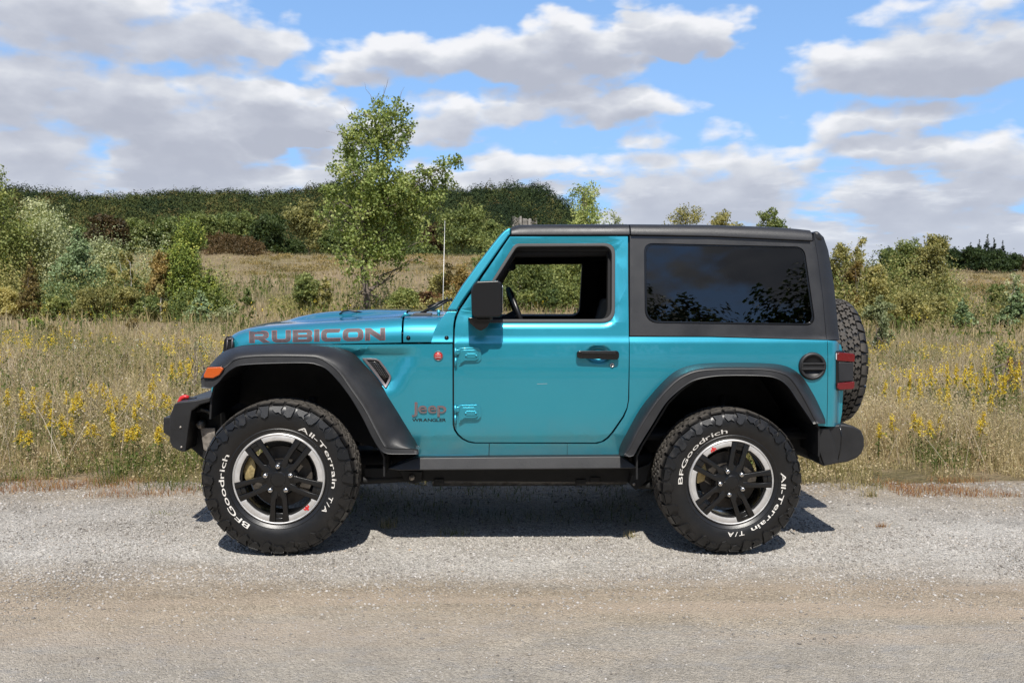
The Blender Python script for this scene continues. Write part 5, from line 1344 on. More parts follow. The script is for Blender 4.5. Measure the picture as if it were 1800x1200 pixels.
# mass of far goldenrod and pale asters
def flower_mass(n, seed, d0, d1, s, mt, label, thr=.1, hh=(.45,.7), per=9, name='goldenrod_drift', power=1.4):
    rg = np.random.default_rng(seed); d = (d0**power+(d1**power-d0**power)*rg.random(n))**(1/power); x = d*rg.uniform(-.72,.8,n); y = d+CAMY
    k = clump_noise(x, y*.6, .8, seed)+rg.normal(0,.15,n) > thr; x, y, d = x[k], y[k], d[k]; n = len(x); h = rg.uniform(*hh, n); z = gz(x, y); ac = Acc()
    for j in range(per):
        pp = np.stack([x+rg.normal(0,s*.8,n), y+rg.normal(0,s*.8,n), z+h+rg.uniform(-2.6,1.2,n)*s*1.6], -1); V, Fq = leafquads(pp, s*1.15, rg, None, 0, .7); ac.add(V, Fq, np.repeat(rg.random(n), 4))
    return tag(link(name, ac.mesh(name), mt), label, 'wildflowers', None, 'stuff')
flower_mass(1900, 71, 10.2, 16, .017, MFL, 'drift of yellow goldenrod across the middle of the meadow', .22, (.42,.62), 18, power=1.0)
flower_mass(2200, 72, 14, 60, .032, MFL, 'thin yellow haze of far goldenrod in the back of the meadow', .32, (.4,.6), 5, power=1.0)
MWH = attr_mat('white_aster', [(0,(.35,.36,.26)),(1,(.70,.70,.62))], .8, .2)
flower_mass(330, 73, 9.5, 30, .022, MWH, 'scattered clusters of small white wild asters', .3, (.35,.55), 9, 'aster_drift')
# seed fluff and broken stems give the field its texture
def twiggy(n, seed, d0, d1, w, label):
    rg = np.random.default_rng(seed); d = rg.uniform(d0, d1, n); x = d*rg.uniform(-.72,.8,n); y = d+CAMY; k = d > 7.5; x, y = x[k], y[k]; n = len(x)
    V, Fq, A, tp = blades(x, y, gz(x,y), rg.uniform(.4,.85,n), np.full(n, w), rg, .5, .1, rg.uniform(.6,1,n), 2); ac = Acc(); ac.add(V, Fq, A)
    for j in range(6):
        t = rg.uniform(.5,1,n)[:,None]; pp = np.stack([x,y,gz(x,y)],-1)*(1-t)+tp*t+rg.normal(0,.02,(n,3)); V, Fq = leafquads(pp, w*3, rg); ac.add(V, Fq, np.repeat(rg.uniform(.5,1,n),4))
    return tag(link('dead_stalks', ac.mesh('dead_stalks'), attr_mat('dead_stalk', [(0,(.12,.08,.05)),(.6,(.22,.16,.10)),(1,(.50,.44,.34))], .9, .1)), label, 'stalks', None, 'stuff')
twiggy(3000, 81, 7.4, 18, .006, 'dead grey stalks standing through the grass')
# ================================================================== trees and shrubs
def leafmat(name, a, b_, c_, transl=.34):
    k = 1.25 if name[:4] in ('dark', 'brow', 'spru') else 2.4 if name[:4] in ('silv', 'oliv', 'pine') else 2.15
    a, b_, c_ = [tuple(min(.7, q*k) for q in c) for c in (a, b_, c_)]
    return attr_mat(name, [(0,a),(.45,b_),(1,c_)], .62, transl, .25, .8, spec=.35)
LM = {
 'poplar': leafmat('cottonwood_leaf', (.035,.055,.014), (.105,.135,.035), (.30,.31,.13)),
 'green': leafmat('bush_leaf', (.024,.040,.014), (.066,.088,.027), (.145,.155,.052)),
 'bright': leafmat('bright_leaf', (.036,.050,.016), (.098,.118,.036), (.21,.21,.075)),
 'dark': leafmat('dark_leaf', (.012,.026,.010), (.03,.052,.016), (.065,.09,.025)),
 'pale': leafmat('silvery_leaf', (.06,.072,.036), (.135,.15,.078), (.29,.29,.18)),
 'olive': leafmat('olive_leaf', (.045,.048,.017), (.125,.118,.042), (.25,.215,.085)),
 'rust': leafmat('rusty_leaf', (.045,.036,.014), (.125,.095,.032), (.23,.16,.06)),
 'brown': leafmat('brown_leaf', (.020,.018,.010), (.055,.04,.016), (.12,.075,.03)),
 'red': leafmat('red_leaf', (.05,.026,.014), (.11,.05,.026), (.15,.125,.05)),
 'pine': leafmat('pine_needle', (.028,.045,.020), (.078,.110,.048), (.155,.19,.10), .2),
 'cedar': leafmat('cedar_scale', (.03,.05,.012), (.11,.14,.025), (.28,.27,.06), .2),
 'spruce': leafmat('spruce_needle', (.008,.016,.010), (.018,.032,.018), (.04,.06,.03), .1),
}
MB = mat('tree_bark', (.13,.105,.085), .9, var=.4, vscale=6, bump=.6, bscale=30)
MBW = mat('pale_bark', (.42,.39,.34), .8, var=.3, vscale=5)
def taper_tube(bm, pts, r0_, r1_, n=6): tube(bm, pts, [r0_+(r1_-r0_)*i/(len(pts)-1) for i in range(len(pts))], n, cap=False)
def wiggle(a, b_, k, amp, rg):
    a, b_ = Vector(a), Vector(b_); L = (b_-a).length; return [a.lerp(b_, i/k)+Vector(rg.normal(0, amp*L, 3))*math.sin(PI*i/k) for i in range(k+1)]
def build_tree(name, label, cat, loc, blobs, nleaf, lsize, lm, group=None, trunk_h=None, trunk_r=.05, bark=None, seed=1, stems=1, bare=(), shell=.45, droop=0.0, limb=True, vshift=0.0, bias=.25, sq=None, gapf=0.0):
    """blobs: (x, y, z, rx, ry, rz, weight, tone) relative to loc"""
    nleaf = int(nleaf*2.4); lsize *= .84; rg = np.random.default_rng(seed); root = empty(name, loc); tag(root, label, cat, group)
    B = np.array([b_[:6] for b_ in blobs], float); Wt = np.array([b_[6] if len(b_) > 6 else b_[3]*b_[5] for b_ in blobs], float); tone = np.array([b_[7] if len(b_) > 7 else 0 for b_ in blobs], float)
    k = rg.choice(len(B), nleaf, p=Wt/Wt.sum())
    # sub-clumps in every blob
    nsub = max(5, int(nleaf/len(B)/38)); sub = rg.normal(size=(len(B), nsub, 3)); sub /= np.linalg.norm(sub, axis=2, keepdims=True); sub *= (rg.random((len(B), nsub, 1))**shell)*.95
    st = rg.normal(0, .13, (len(B), nsub)); j = rg.integers(0, nsub, nleaf)
    d = rg.normal(size=(nleaf, 3)); d /= np.linalg.norm(d, axis=1, keepdims=True); rr_ = rg.random(nleaf)**.5*.48
    u = sub[k, j]+d*rr_[:,None]; pos = B[k,:3]+u*B[k,3:6]; 
    out = u+np.array([0,0,.25]); out /= np.linalg.norm(out, axis=1, keepdims=True)+1e-9
    v = np.clip(.47+tone[k]+st[k,j]+rg.normal(0,.15,nleaf)+vshift, 0, 1)
    V, Fq = leafquads(pos, lsize, rg, out, bias, .75 if sq is None else sq); me = npmesh('crown', V, Fq, None, np.repeat(v, 4))
    link('crown', me, lm, root)
    bm = bmesh.new(); H = trunk_h or (B[:,2].max())
    tops = []
    for s_ in range(stems):
        o = Vector((rg.normal(0,.12), rg.normal(0,.12), 0)) if stems > 1 else Vector((0,0,0))
        t0_ = Vector((float(np.average(B[:,0]))*.5+ (rg.normal(0,.25) if stems > 1 else 0), rg.normal(0,.15) if stems > 1 else 0, H*(.8+.2*rg.random() if stems > 1 else .95)))
        pts = wiggle(o-Vector((0,0,.15)), t0_, 8, .025, rg); taper_tube(bm, pts, trunk_r, trunk_r*.22, 7); tops.append(pts)
    if limb:
        for b_ in B:
            pts = tops[int(rg.integers(0, len(tops)))]; zt_ = b_[2]-abs(b_[0])*.45-b_[5]*.4; q = min(pts, key=lambda p: abs(p.z-max(.15*H, zt_)))
            taper_tube(bm, wiggle(q, (b_[0], b_[1], b_[2]+b_[5]*.2), 5, .05, rg), trunk_r*.38, trunk_r*.08, 4)
            for _ in range(2):
                e = Vector(b_[:3])+Vector(rg.normal(0,.5,3))*b_[3]; taper_tube(bm, wiggle((b_[0], b_[1], b_[2]), e, 3, .05, rg), trunk_r*.12, trunk_r*.03, 3)
    for (a, b_, r_) in bare: taper_tube(bm, wiggle(a, b_, 5, .03, rg), r_, r_*.25, 4)
    o = bm_to('trunk', bm, bark or MB, root, True); return root
def px_blob(px, py, rpx, d0, x0_, z0_, rg, dj=.5, ry=None, tone=0.0, w=None, k=1.0):
    """a clump with its own place in depth, relative to a base point"""
    dd = d0+rg.normal(0, dj); d = ray(px, py); t = dd/d.y; x = d.x*t; z = CAMZ+d.z*t; r = rpx*dd/F*k
    return (x-x0_, dd-d0, z-z0_, r, ry or r, r, w or r**2, tone)
# --- the young cottonwood behind the bonnet
D0 = 31.0; x0_, y0_ = at(645, D0); z0_ = gz1(x0_, y0_); rg = np.random.default_rng(5)
MT = [(700,196,24,.9),(668,205,28,.9),(645,228,28,.9),(705,222,22,.8),(622,205,12,.4),(618,248,26,1),(655,260,32,1.1),(695,255,26,1),(715,245,14,.5),(605,270,15,.6),(612,295,28,1),(645,305,34,1.3),(685,300,32,1.2),(632,335,34,1.3),(672,340,38,1.4),(705,335,28,1.1),(735,320,24,.9),(745,300,13,.6),(768,300,20,.8),(792,290,18,.8),(806,284,9,.4),(782,320,20,.8),(755,345,24,.9),(725,365,32,1.1),(765,372,17,.5),(690,385,38,1.3),(650,378,32,1.1),(618,368,20,.6),(590,352,22,.8),(572,338,14,.5),(580,375,18,.5),(562,380,10,.3),(605,405,24,.6),(640,410,30,.8),(680,420,34,.9),(722,405,28,.8),(745,425,16,.4),(620,440,26,.6),(655,448,28,.7),(700,446,26,.6),(590,448,16,.4),(735,455,12,.25),(640,478,24,.4),(672,490,20,.3),(615,470,16,.3),(706,470,12,.2),(650,515,16,.2),(625,520,10,.12),(668,525,10,.12)]
bl = [px_blob(a, b_, c_*1.12, D0, x0_, z0_, rg, .55, w=c_*c_*wt_) for a, b_, c_, wt_ in MT]
def rp(px, py, dy=0.0):
    d = ray(px, py); t = D0/d.y; return (d.x*t-x0_, dy, CAMZ+d.z*t-z0_)
bare = [(rp(662,205), rp(640,143,.2), .016),(rp(662,205), rp(683,140,-.1), .018),(rp(655,185), rp(668,160), .012),(rp(690,198), rp(710,152,.1), .014),(rp(700,185), rp(704,155,.3), .010),(rp(672,178), rp(676,150), .010),(rp(668,190), rp(650,165,.2), .009),(rp(672,172), rp(692,168), .007),
        (rp(640,250), rp(590,218,.1), .012),(rp(622,240), rp(574,232,-.1), .010),(rp(605,228), rp(585,210), .007),(rp(620,210), rp(605,186), .007),(rp(650,520), rp(598,440,.2), .022),(rp(598,440,.2), rp(592,420,.2), .010),(rp(655,530), rp(700,470,-.3), .020),(rp(672,500), rp(740,440,-.5), .018),(rp(660,545), rp(690,500), .012),(rp(655,555), rp(685,520,.4), .010),(rp(640,500), rp(610,470,.4), .014),
        (rp(655,560), rp(640,500), .05),(rp(655,330), rp(795,290,-.3), .03),(rp(655,400), rp(575,345,.2), .028)]
build_tree('cottonwood_tree', 'young cottonwood with bare top twigs standing alone right behind the bonnet', 'tree', (x0_, y0_, z0_), bl, 9800, .118, LM['poplar'], trunk_h=rp(668,190)[2], trunk_r=.125, seed=9, bare=bare, shell=.42, bias=.1)
# --- generic shrubs and trees from a footprint
def plant(name, label, cat, px, d, top, wpx, kind, lm, nleaf, lsize, group=None, seed=0, bark=None, stems=1, tone=0.0, tr=None, trunk=True, base=None):
    x, y = at(px, d); z = gz1(x, y); dd = ray(px, top); H = max(.3, CAMZ+dd.z*(d/dd.y)-z); Wd = wpx*d/F; rg = np.random.default_rng(abs(seed+int(px))); bl = []
    if px < 400 and d < 40: tone += .08
    if kind == 'round':
        for k in range(15):
            t = rg.uniform(.22,.92); r = Wd/2*math.sin(min(1, t*1.05)*PI*.86+.25)**.7 if t < .95 else .2*Wd
            a = rg.uniform(0, 2*PI); q = r*rg.uniform(.3,.75); s = Wd*rg.uniform(.19,.30); bl.append((q*math.cos(a), q*math.sin(a)*.8, min(H-s*.8, H*t), s, s, s*.85, None, rg.normal(0,.06)))
        bl.append((0, 0, H-Wd*.17, Wd*.2, Wd*.2, Wd*.17, None, .05)); bl.append((0,0,H*.5,Wd*.36,Wd*.33,H*.34,None,-.08))
    elif kind == 'loose':
        for k in range(15):
            t = rg.uniform(.12,.97); r = Wd/2*(1-.5*t)*rg.uniform(.15,1.0); a = rg.uniform(0, 2*PI); s = Wd*rg.uniform(.15,.27); bl.append((r*math.cos(a), r*math.sin(a), H*t-s*.4, s, s, s*1.25, None, rg.normal(0,.08)))
    elif kind in ('cone', 'pine'):
        n = 18 if kind == 'cone' else 16
        for k in range(n):
            t = (k+.4)/n; r = Wd/2*(1-t)**(.75 if kind == 'cone' else .9); m_ = 1 if t > .85 else 3
            for _ in range(m_):
                a = rg.uniform(0, 2*PI); q = r*rg.uniform(.45,.8)*(0 if m_ == 1 else 1); s = max(.07*Wd, r*.6); bl.append((q*math.cos(a), q*math.sin(a), H*(.05+.93*t), s, s, s*(1.0 if kind == 'cone' else .6)+H*.02, None, rg.normal(0,.07)))
    elif kind == 'column':
        for k in range(14):
            t = (k+.5)/14; r = Wd/2*(math.sin(PI*(t*.85+.12)))**.6; a = rg.uniform(0, 2*PI); q = r*rg.uniform(.1,.75); s = Wd*rg.uniform(.24,.38)*(1.15-.5*t); bl.append((q*math.cos(a), q*math.sin(a), H*(.12+.84*t), s, s, s*1.3, None, rg.normal(0,.07)))
    bl = [tuple((b_[3]*b_[5] if v is None else v) for v in b_) for b_ in bl]
    return build_tree(name, label, cat, (x, y, z), bl, nleaf, lsize, lm, group, H*.9, tr or max(.02, H*.012), bark, abs(seed+int(px)*3), stems, limb=trunk, vshift=tone, bias=.2)
pl_ = plant
gL = 'shrubs and young trees at the left of the meadow'
pl_('willow_tree', 'tall pale green willow cut off by the left edge of the photo', 'tree', -4, 33, 316, 125, 'column', LM['bright'], 6500, .11, gL, 1, MBW, 3, .05)
pl_('willow_shrub', 'silvery pale shrub left of the soft green pine', 'shrub', 64, 34, 368, 118, 'column', LM['pale'], 6800, .10, gL, 2, MBW, 4, .1)
pl_('pine_sapling', 'soft grey-green pine, tallest of the left thicket pines', 'tree', 138, 31, 400, 124, 'pine', LM['pine'], 7500, .095, gL, 3, tone=.08)
pl_('juniper', 'dark rusty juniper spire in front of the grey-green pine', 'shrub', 55, 28.5, 448, 44, 'cone', LM['rust'], 2500, .07, gL, 4, tone=-.25)
pl_('willow_shrub', 'broad pale green shrub behind the thicket', 'shrub', 195, 34, 420, 96, 'round', LM['pale'], 4600, .10, gL, 5)
pl_('birch_sapling', 'yellow-topped thin birch right of the broad pale green shrub', 'tree', 232, 30, 446, 46, 'loose', LM['olive'], 1700, .08, gL, 6, MBW, 2)
pl_('orange_shrub', 'orange-brown leafy shrub left of the tall yellow-green cedar', 'shrub', 283, 29.5, 442, 62, 'loose', LM['rust'], 3200, .085, gL, 7, None, 3, .02)
pl_('cedar_tree', 'tall yellow-green cedar at the right end of the left thicket', 'tree', 338, 29.5, 392, 84, 'column', LM['cedar'], 7200, .078, gL, 8, tone=-.17)
pl_('cedar_shrub', 'bushy bright cedar at the foot of the tall cedar', 'shrub', 368, 28.5, 470, 66, 'cone', LM['cedar'], 3600, .07, gL, 9, tone=-.17)
pl_('pine_sapling', 'small soft green pine below the tall cedar', 'tree', 352, 27, 508, 52, 'pine', LM['pine'], 2400, .07, gL, 10, tone=.15)
pl_('white_stemmed_sapling', 'thin sapling with a white trunk in front of the thicket', 'tree', 282, 27, 500, 30, 'loose', LM['olive'], 700, .065, gL, 11, MBW, 1, .1, tr=.035)
pl_('green_shrub', 'bright green low shrub at the foot of the grey-green pine', 'shrub', 96, 27.5, 522, 46, 'round', LM['bright'], 2400, .07, gL, 12)
pl_('juniper', 'low yellow-brown juniper in the middle of the left thicket', 'shrub', 165, 27.2, 505, 72, 'round', LM['olive'], 3600, .07, gL, 13, tone=-.2)
pl_('juniper', 'low olive juniper between the orange shrub and the thicket', 'shrub', 222, 27.5, 505, 54, 'round', LM['olive'], 2600, .07, gL, 14, tone=-.15)
pl_('green_shrub', 'dark green low shrub under the orange shrub', 'shrub', 262, 27.6, 520, 56, 'round', LM['green'], 2600, .07, gL, 15)
pl_('juniper', 'short bushy green juniper standing alone in the left meadow', 'shrub', 62, 22.5, 560, 36, 'round', LM['cedar'], 1900, .055, gL, 16, tone=-.1)
pl_('juniper', 'smaller drab juniper right beside the lone green one', 'shrub', 90, 21.5, 585, 24, 'cone', LM['rust'], 1000, .05, gL, 17, tone=-.2)
pl_('pale_shrub', 'pale yellow flowering shrub at the left edge below the willow', 'shrub', 12, 28.5, 505, 66, 'round', LM['olive'], 2600, .07, gL, 18, tone=.3)
pl_('brown_weed', 'small rust-brown bush in the meadow left of the bonnet', 'shrub', 232, 23, 560, 26, 'round', LM['rust'], 600, .05, gL, 19, tone=-.2)
pl_('brown_weed', 'small dark seedy weed in front of the left thicket', 'shrub', 216, 14.5, 618, 18, 'loose', LM['brown'], 330, .035, gL, 20)
pl_('silver_shrub', 'grey-green low shrub beside the thicket near the bonnet', 'shrub', 398, 27, 540, 46, 'round', LM['pale'], 1500, .06, gL, 21, tone=-.1)
pl_('thin_sapling', 'slender dark sapling standing in the field left of the cottonwood', 'tree', 433, 33, 505, 22, 'loose', LM['green'], 500, .08, gL, 22)
pl_('white_stemmed_sapling', 'pale birch with twin white stems behind the thicket', 'tree', 205, 31.5, 470, 50, 'loose', LM['olive'], 1500, .08, gL, 23, MBW, 2, tr=.045)
pl_('leafy_sapling', 'bright green leafy sapling above the front of the bonnet', 'tree', 538, 30, 478, 62, 'round', LM['green'], 2000, .085, gL, 24, MBW, 2, .2)
pl_('leafy_sapling', 'thin yellowing sapling left of the cottonwood trunk', 'tree', 572, 30, 492, 34, 'loose', LM['olive'], 750, .08, gL, 25, MBW, 1)
gM = 'shrubs showing between the cottonwood and the windscreen'
pl_('leafy_shrub', 'pale green shrub right of the cottonwood trunk', 'shrub', 706, 30, 506, 66, 'round', LM['bright'], 2300, .085, gM, 26, tone=.1)
pl_('sumac', 'dull reddish sumac right of the pale green shrub', 'shrub', 748, 32, 512, 56, 'round', LM['red'], 1500, .085, gM, 27)
pl_('rusty_shrub', 'rusty yellow shrub against the windscreen pillar', 'shrub', 800, 33, 470, 60, 'loose', LM['rust'], 1800, .10, gM, 28, tone=.1)
pl_('olive_shrub', 'olive shrub behind the windscreen pillar', 'shrub', 775, 36, 480, 56, 'round', LM['olive'], 1600, .10, gM, 29)
pl_('dry_bush', 'grey bare twiggy bush beside the front of the bonnet', 'shrub', 352, 11.5, 585, 74, 'loose', LM['pale'], 330, .022, gM, 30, MB, 6, -.2, .012)
# --- through the side windows: birch thicket
gW = 'birches seen through the open door windows'
for i, (px, dd, tp, w, lm, tn) in enumerate([(868,35,425,70,'bright',0),(905,36,430,64,'bright',.05),(942,35,418,70,'green',.15),(980,37,425,70,'bright',0),(1015,36,430,70,'bright',.1),(1045,37,430,60,'green',.1)]):
    pl_('birch_tree', ['birch behind the side mirror, leftmost of those in the window','birch just right of the steering wheel in the window','darker green birch in the middle of the window','yellow-green birch right of the middle of the window','bright birch at the right edge of the open window','birch hidden behind the rear of the door window frame'][i], 'tree', px, dd, tp, w, 'column', LM[lm], 5200, .10, gW, 40+i, MBW, 4, tn)
for i, (px, dd, tp) in enumerate([(890,33,505),(930,33.5,510),(968,33,508),(1005,33.5,505)]):
    pl_('green_shrub', ['low shrub below the leftmost window birch','low shrub below the steering wheel birch','low shrub below the middle of the open window','low shrub near the right edge of the open window'][i], 'shrub', px, dd, tp, 46, 'round', LM['bright' if i % 2 else 'green'], 1600, .09, gW, 50+i)
# --- tops above the roof
gR = 'tree tops showing above the roof'
pl_('poplar_tree', 'yellow-green poplar rising above the front of the roof', 'tree', 1027, 62, 326, 86, 'column', LM['poplar'], 4200, .17, gR, 60, tone=.12, stems=2)
pl_('thin_tree', 'thin grey-green tree just right of the poplar above the roof', 'tree', 1080, 66, 374, 44, 'loose', LM['pale'], 900, .15, gR, 61, tone=-.25)
pl_('willow_tree', 'wispy olive willow above the middle of the roof', 'tree', 1212, 62, 361, 96, 'round', LM['olive'], 2300, .15, gR, 62, tone=-.15, stems=2)
pl_('maple_tree', 'yellowing tree top beside the wispy willow above the roof', 'tree', 1266, 60, 371, 84, 'round', LM['olive'], 2600, .16, gR, 63, tone=.05)
pl_('ash_tree', 'dense green tree top above the rear quarter window', 'tree', 1352, 58, 362, 58, 'round', LM['green'], 3000, .17, gR, 64, tone=.12)
# --- right side
gB = 'shrubs and trees at the right of the meadow'
rspec = [('mixed_shrub','tall tangled olive shrub behind the rear of the hardtop','shrub',1478,33,428,74,'round','olive',3600,.095,-.02),
 ('thin_birch','thin pale birch with a sparse yellow top behind the spare tyre','tree',1512,32,400,44,'loose','olive',900,.085,.15),
 ('red_bush','reddish leafy bush in front of the thin pale birch','shrub',1500,30.5,460,46,'loose','rust',1500,.085,-.05),
 ('mixed_shrub','yellow-orange shrub right behind the spare tyre','shrub',1540,30,450,62,'loose','olive',2600,.085,.08),
 ('alder_tree','bushy green tree, biggest right of the car','tree',1592,34,420,84,'round','bright',6000,.09,.0),
 ('alder_tree','taller pointed olive tree beside the biggest bushy tree','tree',1636,33,412,74,'round','olive',5600,.09,-.05),
 ('low_shrub','low yellow-green shrub under the bushy trees','shrub',1600,28,512,70,'round','olive',2800,.075,0),
 ('low_shrub','pale low shrub just right of the spare tyre','shrub',1546,25,520,50,'round','pale',1600,.065,-.2),
 ('low_shrub','olive low shrub below the pointed tree','shrub',1642,29,520,50,'round','olive',1900,.08,-.1),
 ('weed_bush','tall weedy bush close behind the spare tyre','shrub',1552,19,560,46,'loose','pale',1300,.05,-.25),
 ('pine_sapling','small round-topped pine standing alone in the right meadow','tree',1692,28,524,46,'pine','pine',2200,.075,.1),
 ('pine_shrub','bushy green pine at the right edge, lower one','shrub',1788,28,502,66,'pine','pine',3000,.08,.05),
 ('pale_sapling','pale thin sapling at the right edge above the pine','tree',1782,31,478,46,'loose','pale',1300,.08,0),
 ('juniper','dark green shrub on the slope left of the right edge pine','shrub',1752,36,500,40,'round','green',1700,.09,0),
 ('bramble','arching green bramble near the right edge of the photo','shrub',1768,12.5,600,62,'loose','green',420,.04,.1),
 ('bramble','red-leaved bramble below the arching green one','shrub',1785,11.8,625,34,'loose','red',150,.04,-.1),
 ('distant_tree','dark green tree top behind the pale birch','tree',1560,70,436,42,'round','dark',1200,.2,.1)]
for i, (nm, lb, ct, px, dd, tp, w, kd, lm, nl, ls, tn) in enumerate(rspec): pl_(nm, lb, ct, px, dd, tp, w, kd, LM[lm], nl, ls, gB, 70+i, MBW if 'birch' in nm or 'pale' in nm else None, 2 if kd == 'loose' else 1, tn)
gD = 'dark wood on the right skyline'
for i, (px, dd, tp, w, kd, lm) in enumerate([(1675,98,436,52,'round','dark'),(1700,96,434,56,'round','dark'),(1728,95,438,56,'round','dark'),(1752,96,440,56,'round','dark'),(1778,98,446,44,'round','dark'),(1800,100,448,52,'round','brown'),(1704,104,424,22,'cone','spruce'),(1719,104,420,20,'cone','spruce'),(1733,103,411,26,'cone','spruce'),(1745,104,417,20,'cone','spruce'),(1760,104,422,16,'cone','spruce'),(1774,105,442,14,'cone','spruce')]):
    lab = ['leftmost dark tree of the skyline wood','second dark round tree of the skyline wood','dark round tree below the tallest spruce','dark round tree right of the spruces','last low dark tree sloping down to the right','brown tree cut by the right edge on the skyline','short spruce at the left of the spruce group','second spruce of the skyline group','tallest spruce on the right skyline','spruce leaning against the tallest one','lone narrow spruce right of the spruce group','smallest spruce tip at the end of the skyline wood'][i]
    pl_('spruce_tree' if kd == 'cone' else 'dark_tree', lab, 'tree', px, dd, tp, w, kd, LM[lm], 1500 if kd == 'round' else 900, .24 if kd == 'round' else .2, gD, 90+i)
# --- middle distance trees in front of the ridge
gF = 'trees along the far side of the meadow'
mid = [(470,112,376,74,'dark',.25,'rounded dark green tree, darkest behind the brown mound'),(515,114,422,40,'dark',.25,'small dark shrubby tree right of the darkest tree'),(545,120,352,84,'olive',-.18,'tall tree with orange-brown top left of the cottonwood'),(585,118,405,50,'green',-.05,'green tree half behind the cottonwood left side'),(618,122,395,56,'bright',-.15,'yellow-green tree behind the cottonwood'),(740,118,430,56,'green',-.1,'low green tree right of the cottonwood trunk'),(760,120,392,50,'brown',.1,'brownish tree behind the right branch of the cottonwood'),(815,116,362,98,'bright',-.12,'big rounded yellow-green tree left of the windscreen'),(862,125,388,52,'green',.05,'green tree touching the windscreen pillar'),(190,118,375,72,'brown',0,'rounded dark red-brown tree above the left thicket'),(135,130,398,60,'green',-.1,'green tree left of the red-brown one'),(240,128,385,60,'bright',-.15,'yellow-green tree right of the red-brown one'),(292,130,380,60,'green',0,'green rounded tree above the orange shrub'),(345,132,376,64,'bright',-.15,'yellow-green rounded tree behind the tall cedar'),(395,134,370,56,'green',0,'green tree above the brown mound'),(432,132,372,50,'bright',-.15,'bright tree left of the darkest tree'),(50,128,372,66,'olive',-.15,'olive tree behind the silvery shrub'),(92,132,380,60,'bright',-.12,'yellow-green tree behind the grey-green pine'),(690,124,420,56,'dark',.3,'dark tree directly behind the cottonwood crown'),(905,128,400,60,'green',-.05,'green tree just above the door window line')]
for i, (px, dd, tp, w, lm, tn, lb) in enumerate(mid): pl_('field_edge_tree', lb, 'tree', px, dd, tp, w*1.08, 'round', LM[lm], 2700, .36, gF, 120+i, tone=tn)
# --- undergrowth that ties the thickets together
def undergrowth(name, label, pxr, dr, hr, wr, n, nleaf, ls, lm, seed, tone=0.0):
    rg = np.random.default_rng(seed); px = rg.uniform(*pxr, n); d = rg.uniform(*dr, n); a_ = np.arctan((px-900)/F)+R(2.5); x = d*np.tan(a_); y = d+CAMY; z = gz(x, y); h = rg.uniform(*hr, n); w = rg.uniform(*wr, n)
    k = rg.integers(0, n, nleaf); u = rg.normal(size=(nleaf,3)); u /= np.linalg.norm(u,axis=1,keepdims=True); u *= (rg.random(nleaf)**.33)[:,None]*(1+.25*np.sin(u[:,:1]*8+k[:,None])); u[:,2] = np.abs(u[:,2])
    pos = np.stack([x[k]+u[:,0]*w[k], y[k]+u[:,1]*w[k], z[k]+u[:,2]*h[k]], -1); v = np.clip(.45+tone+rg.normal(0,.16,n)[k]+rg.normal(0,.15,nleaf), 0, 1)
    V, Fq = leafquads(pos, ls, rg, None, 0, .75); return tag(link(name, npmesh(name, V, Fq, None, np.repeat(v, 4)), lm), label, 'undergrowth', None, 'stuff')
undergrowth('undergrowth', 'tangled olive undergrowth knitting the left thicket together', (-60,395), (29,38), (.9,2.3), (.5,1.1), 90, 44000, .065, LM['olive'], 201, .04)
undergrowth('undergrowth', 'grey-green willow scrub filling the back of the left thicket', (-60,300), (33,40), (1.6,3.0), (.7,1.3), 50, 52000, .062, LM['pale'], 202, -.02)
undergrowth('undergrowth', 'green scrub under the left thicket', (60,400), (28,33), (.6,1.6), (.4,.9), 50, 22000, .065, LM['green'], 203, .05)
undergrowth('undergrowth', 'tangled yellow-olive scrub right of the spare tyre', (1450,1680), (28,37), (.8,2.4), (.5,1.0), 60, 32000, .07, LM['olive'], 204, .02)
undergrowth('undergrowth', 'green scrub among the trees at the right', (1460,1670), (30,38), (1.0,2.6), (.5,1.0), 34, 20000, .075, LM['bright'], 205, -.15)
undergrowth('undergrowth', 'low scrub at the right edge of the meadow', (1740,1900), (26,36), (.5,1.4), (.5,1.0), 26, 12000, .075, LM['olive'], 206, -.1)
undergrowth('undergrowth', 'birch scrub seen through the open windows', (850,1070), (33,39), (1.2,3.2), (.7,1.2), 40, 13000, .085, LM['bright'], 207, -.05)
undergrowth('undergrowth', 'weedy scrub between the bonnet and the far field', (480,800), (29,36), (.3,.9), (.4,.9), 40, 12000, .065, LM['olive'], 208, .05)
undergrowth('undergrowth', 'low brown scrub on the small mound', (380,455), (98,105), (.4,1.2), (.6,1.8), 46, 16000, .20, LM['brown'], 209, .3)
undergrowth('undergrowth', 'brown weeds scattered over the far field', (430,900), (60,100), (.2,.5), (.5,2.2), 90, 16000, .12, LM['rust'], 210, -.05)
undergrowth('undergrowth', 'brown weeds scattered over the right slope', (1600,1900), (40,88), (.2,.5), (.4,1.6), 60, 10000, .10, LM['rust'], 211, -.05)
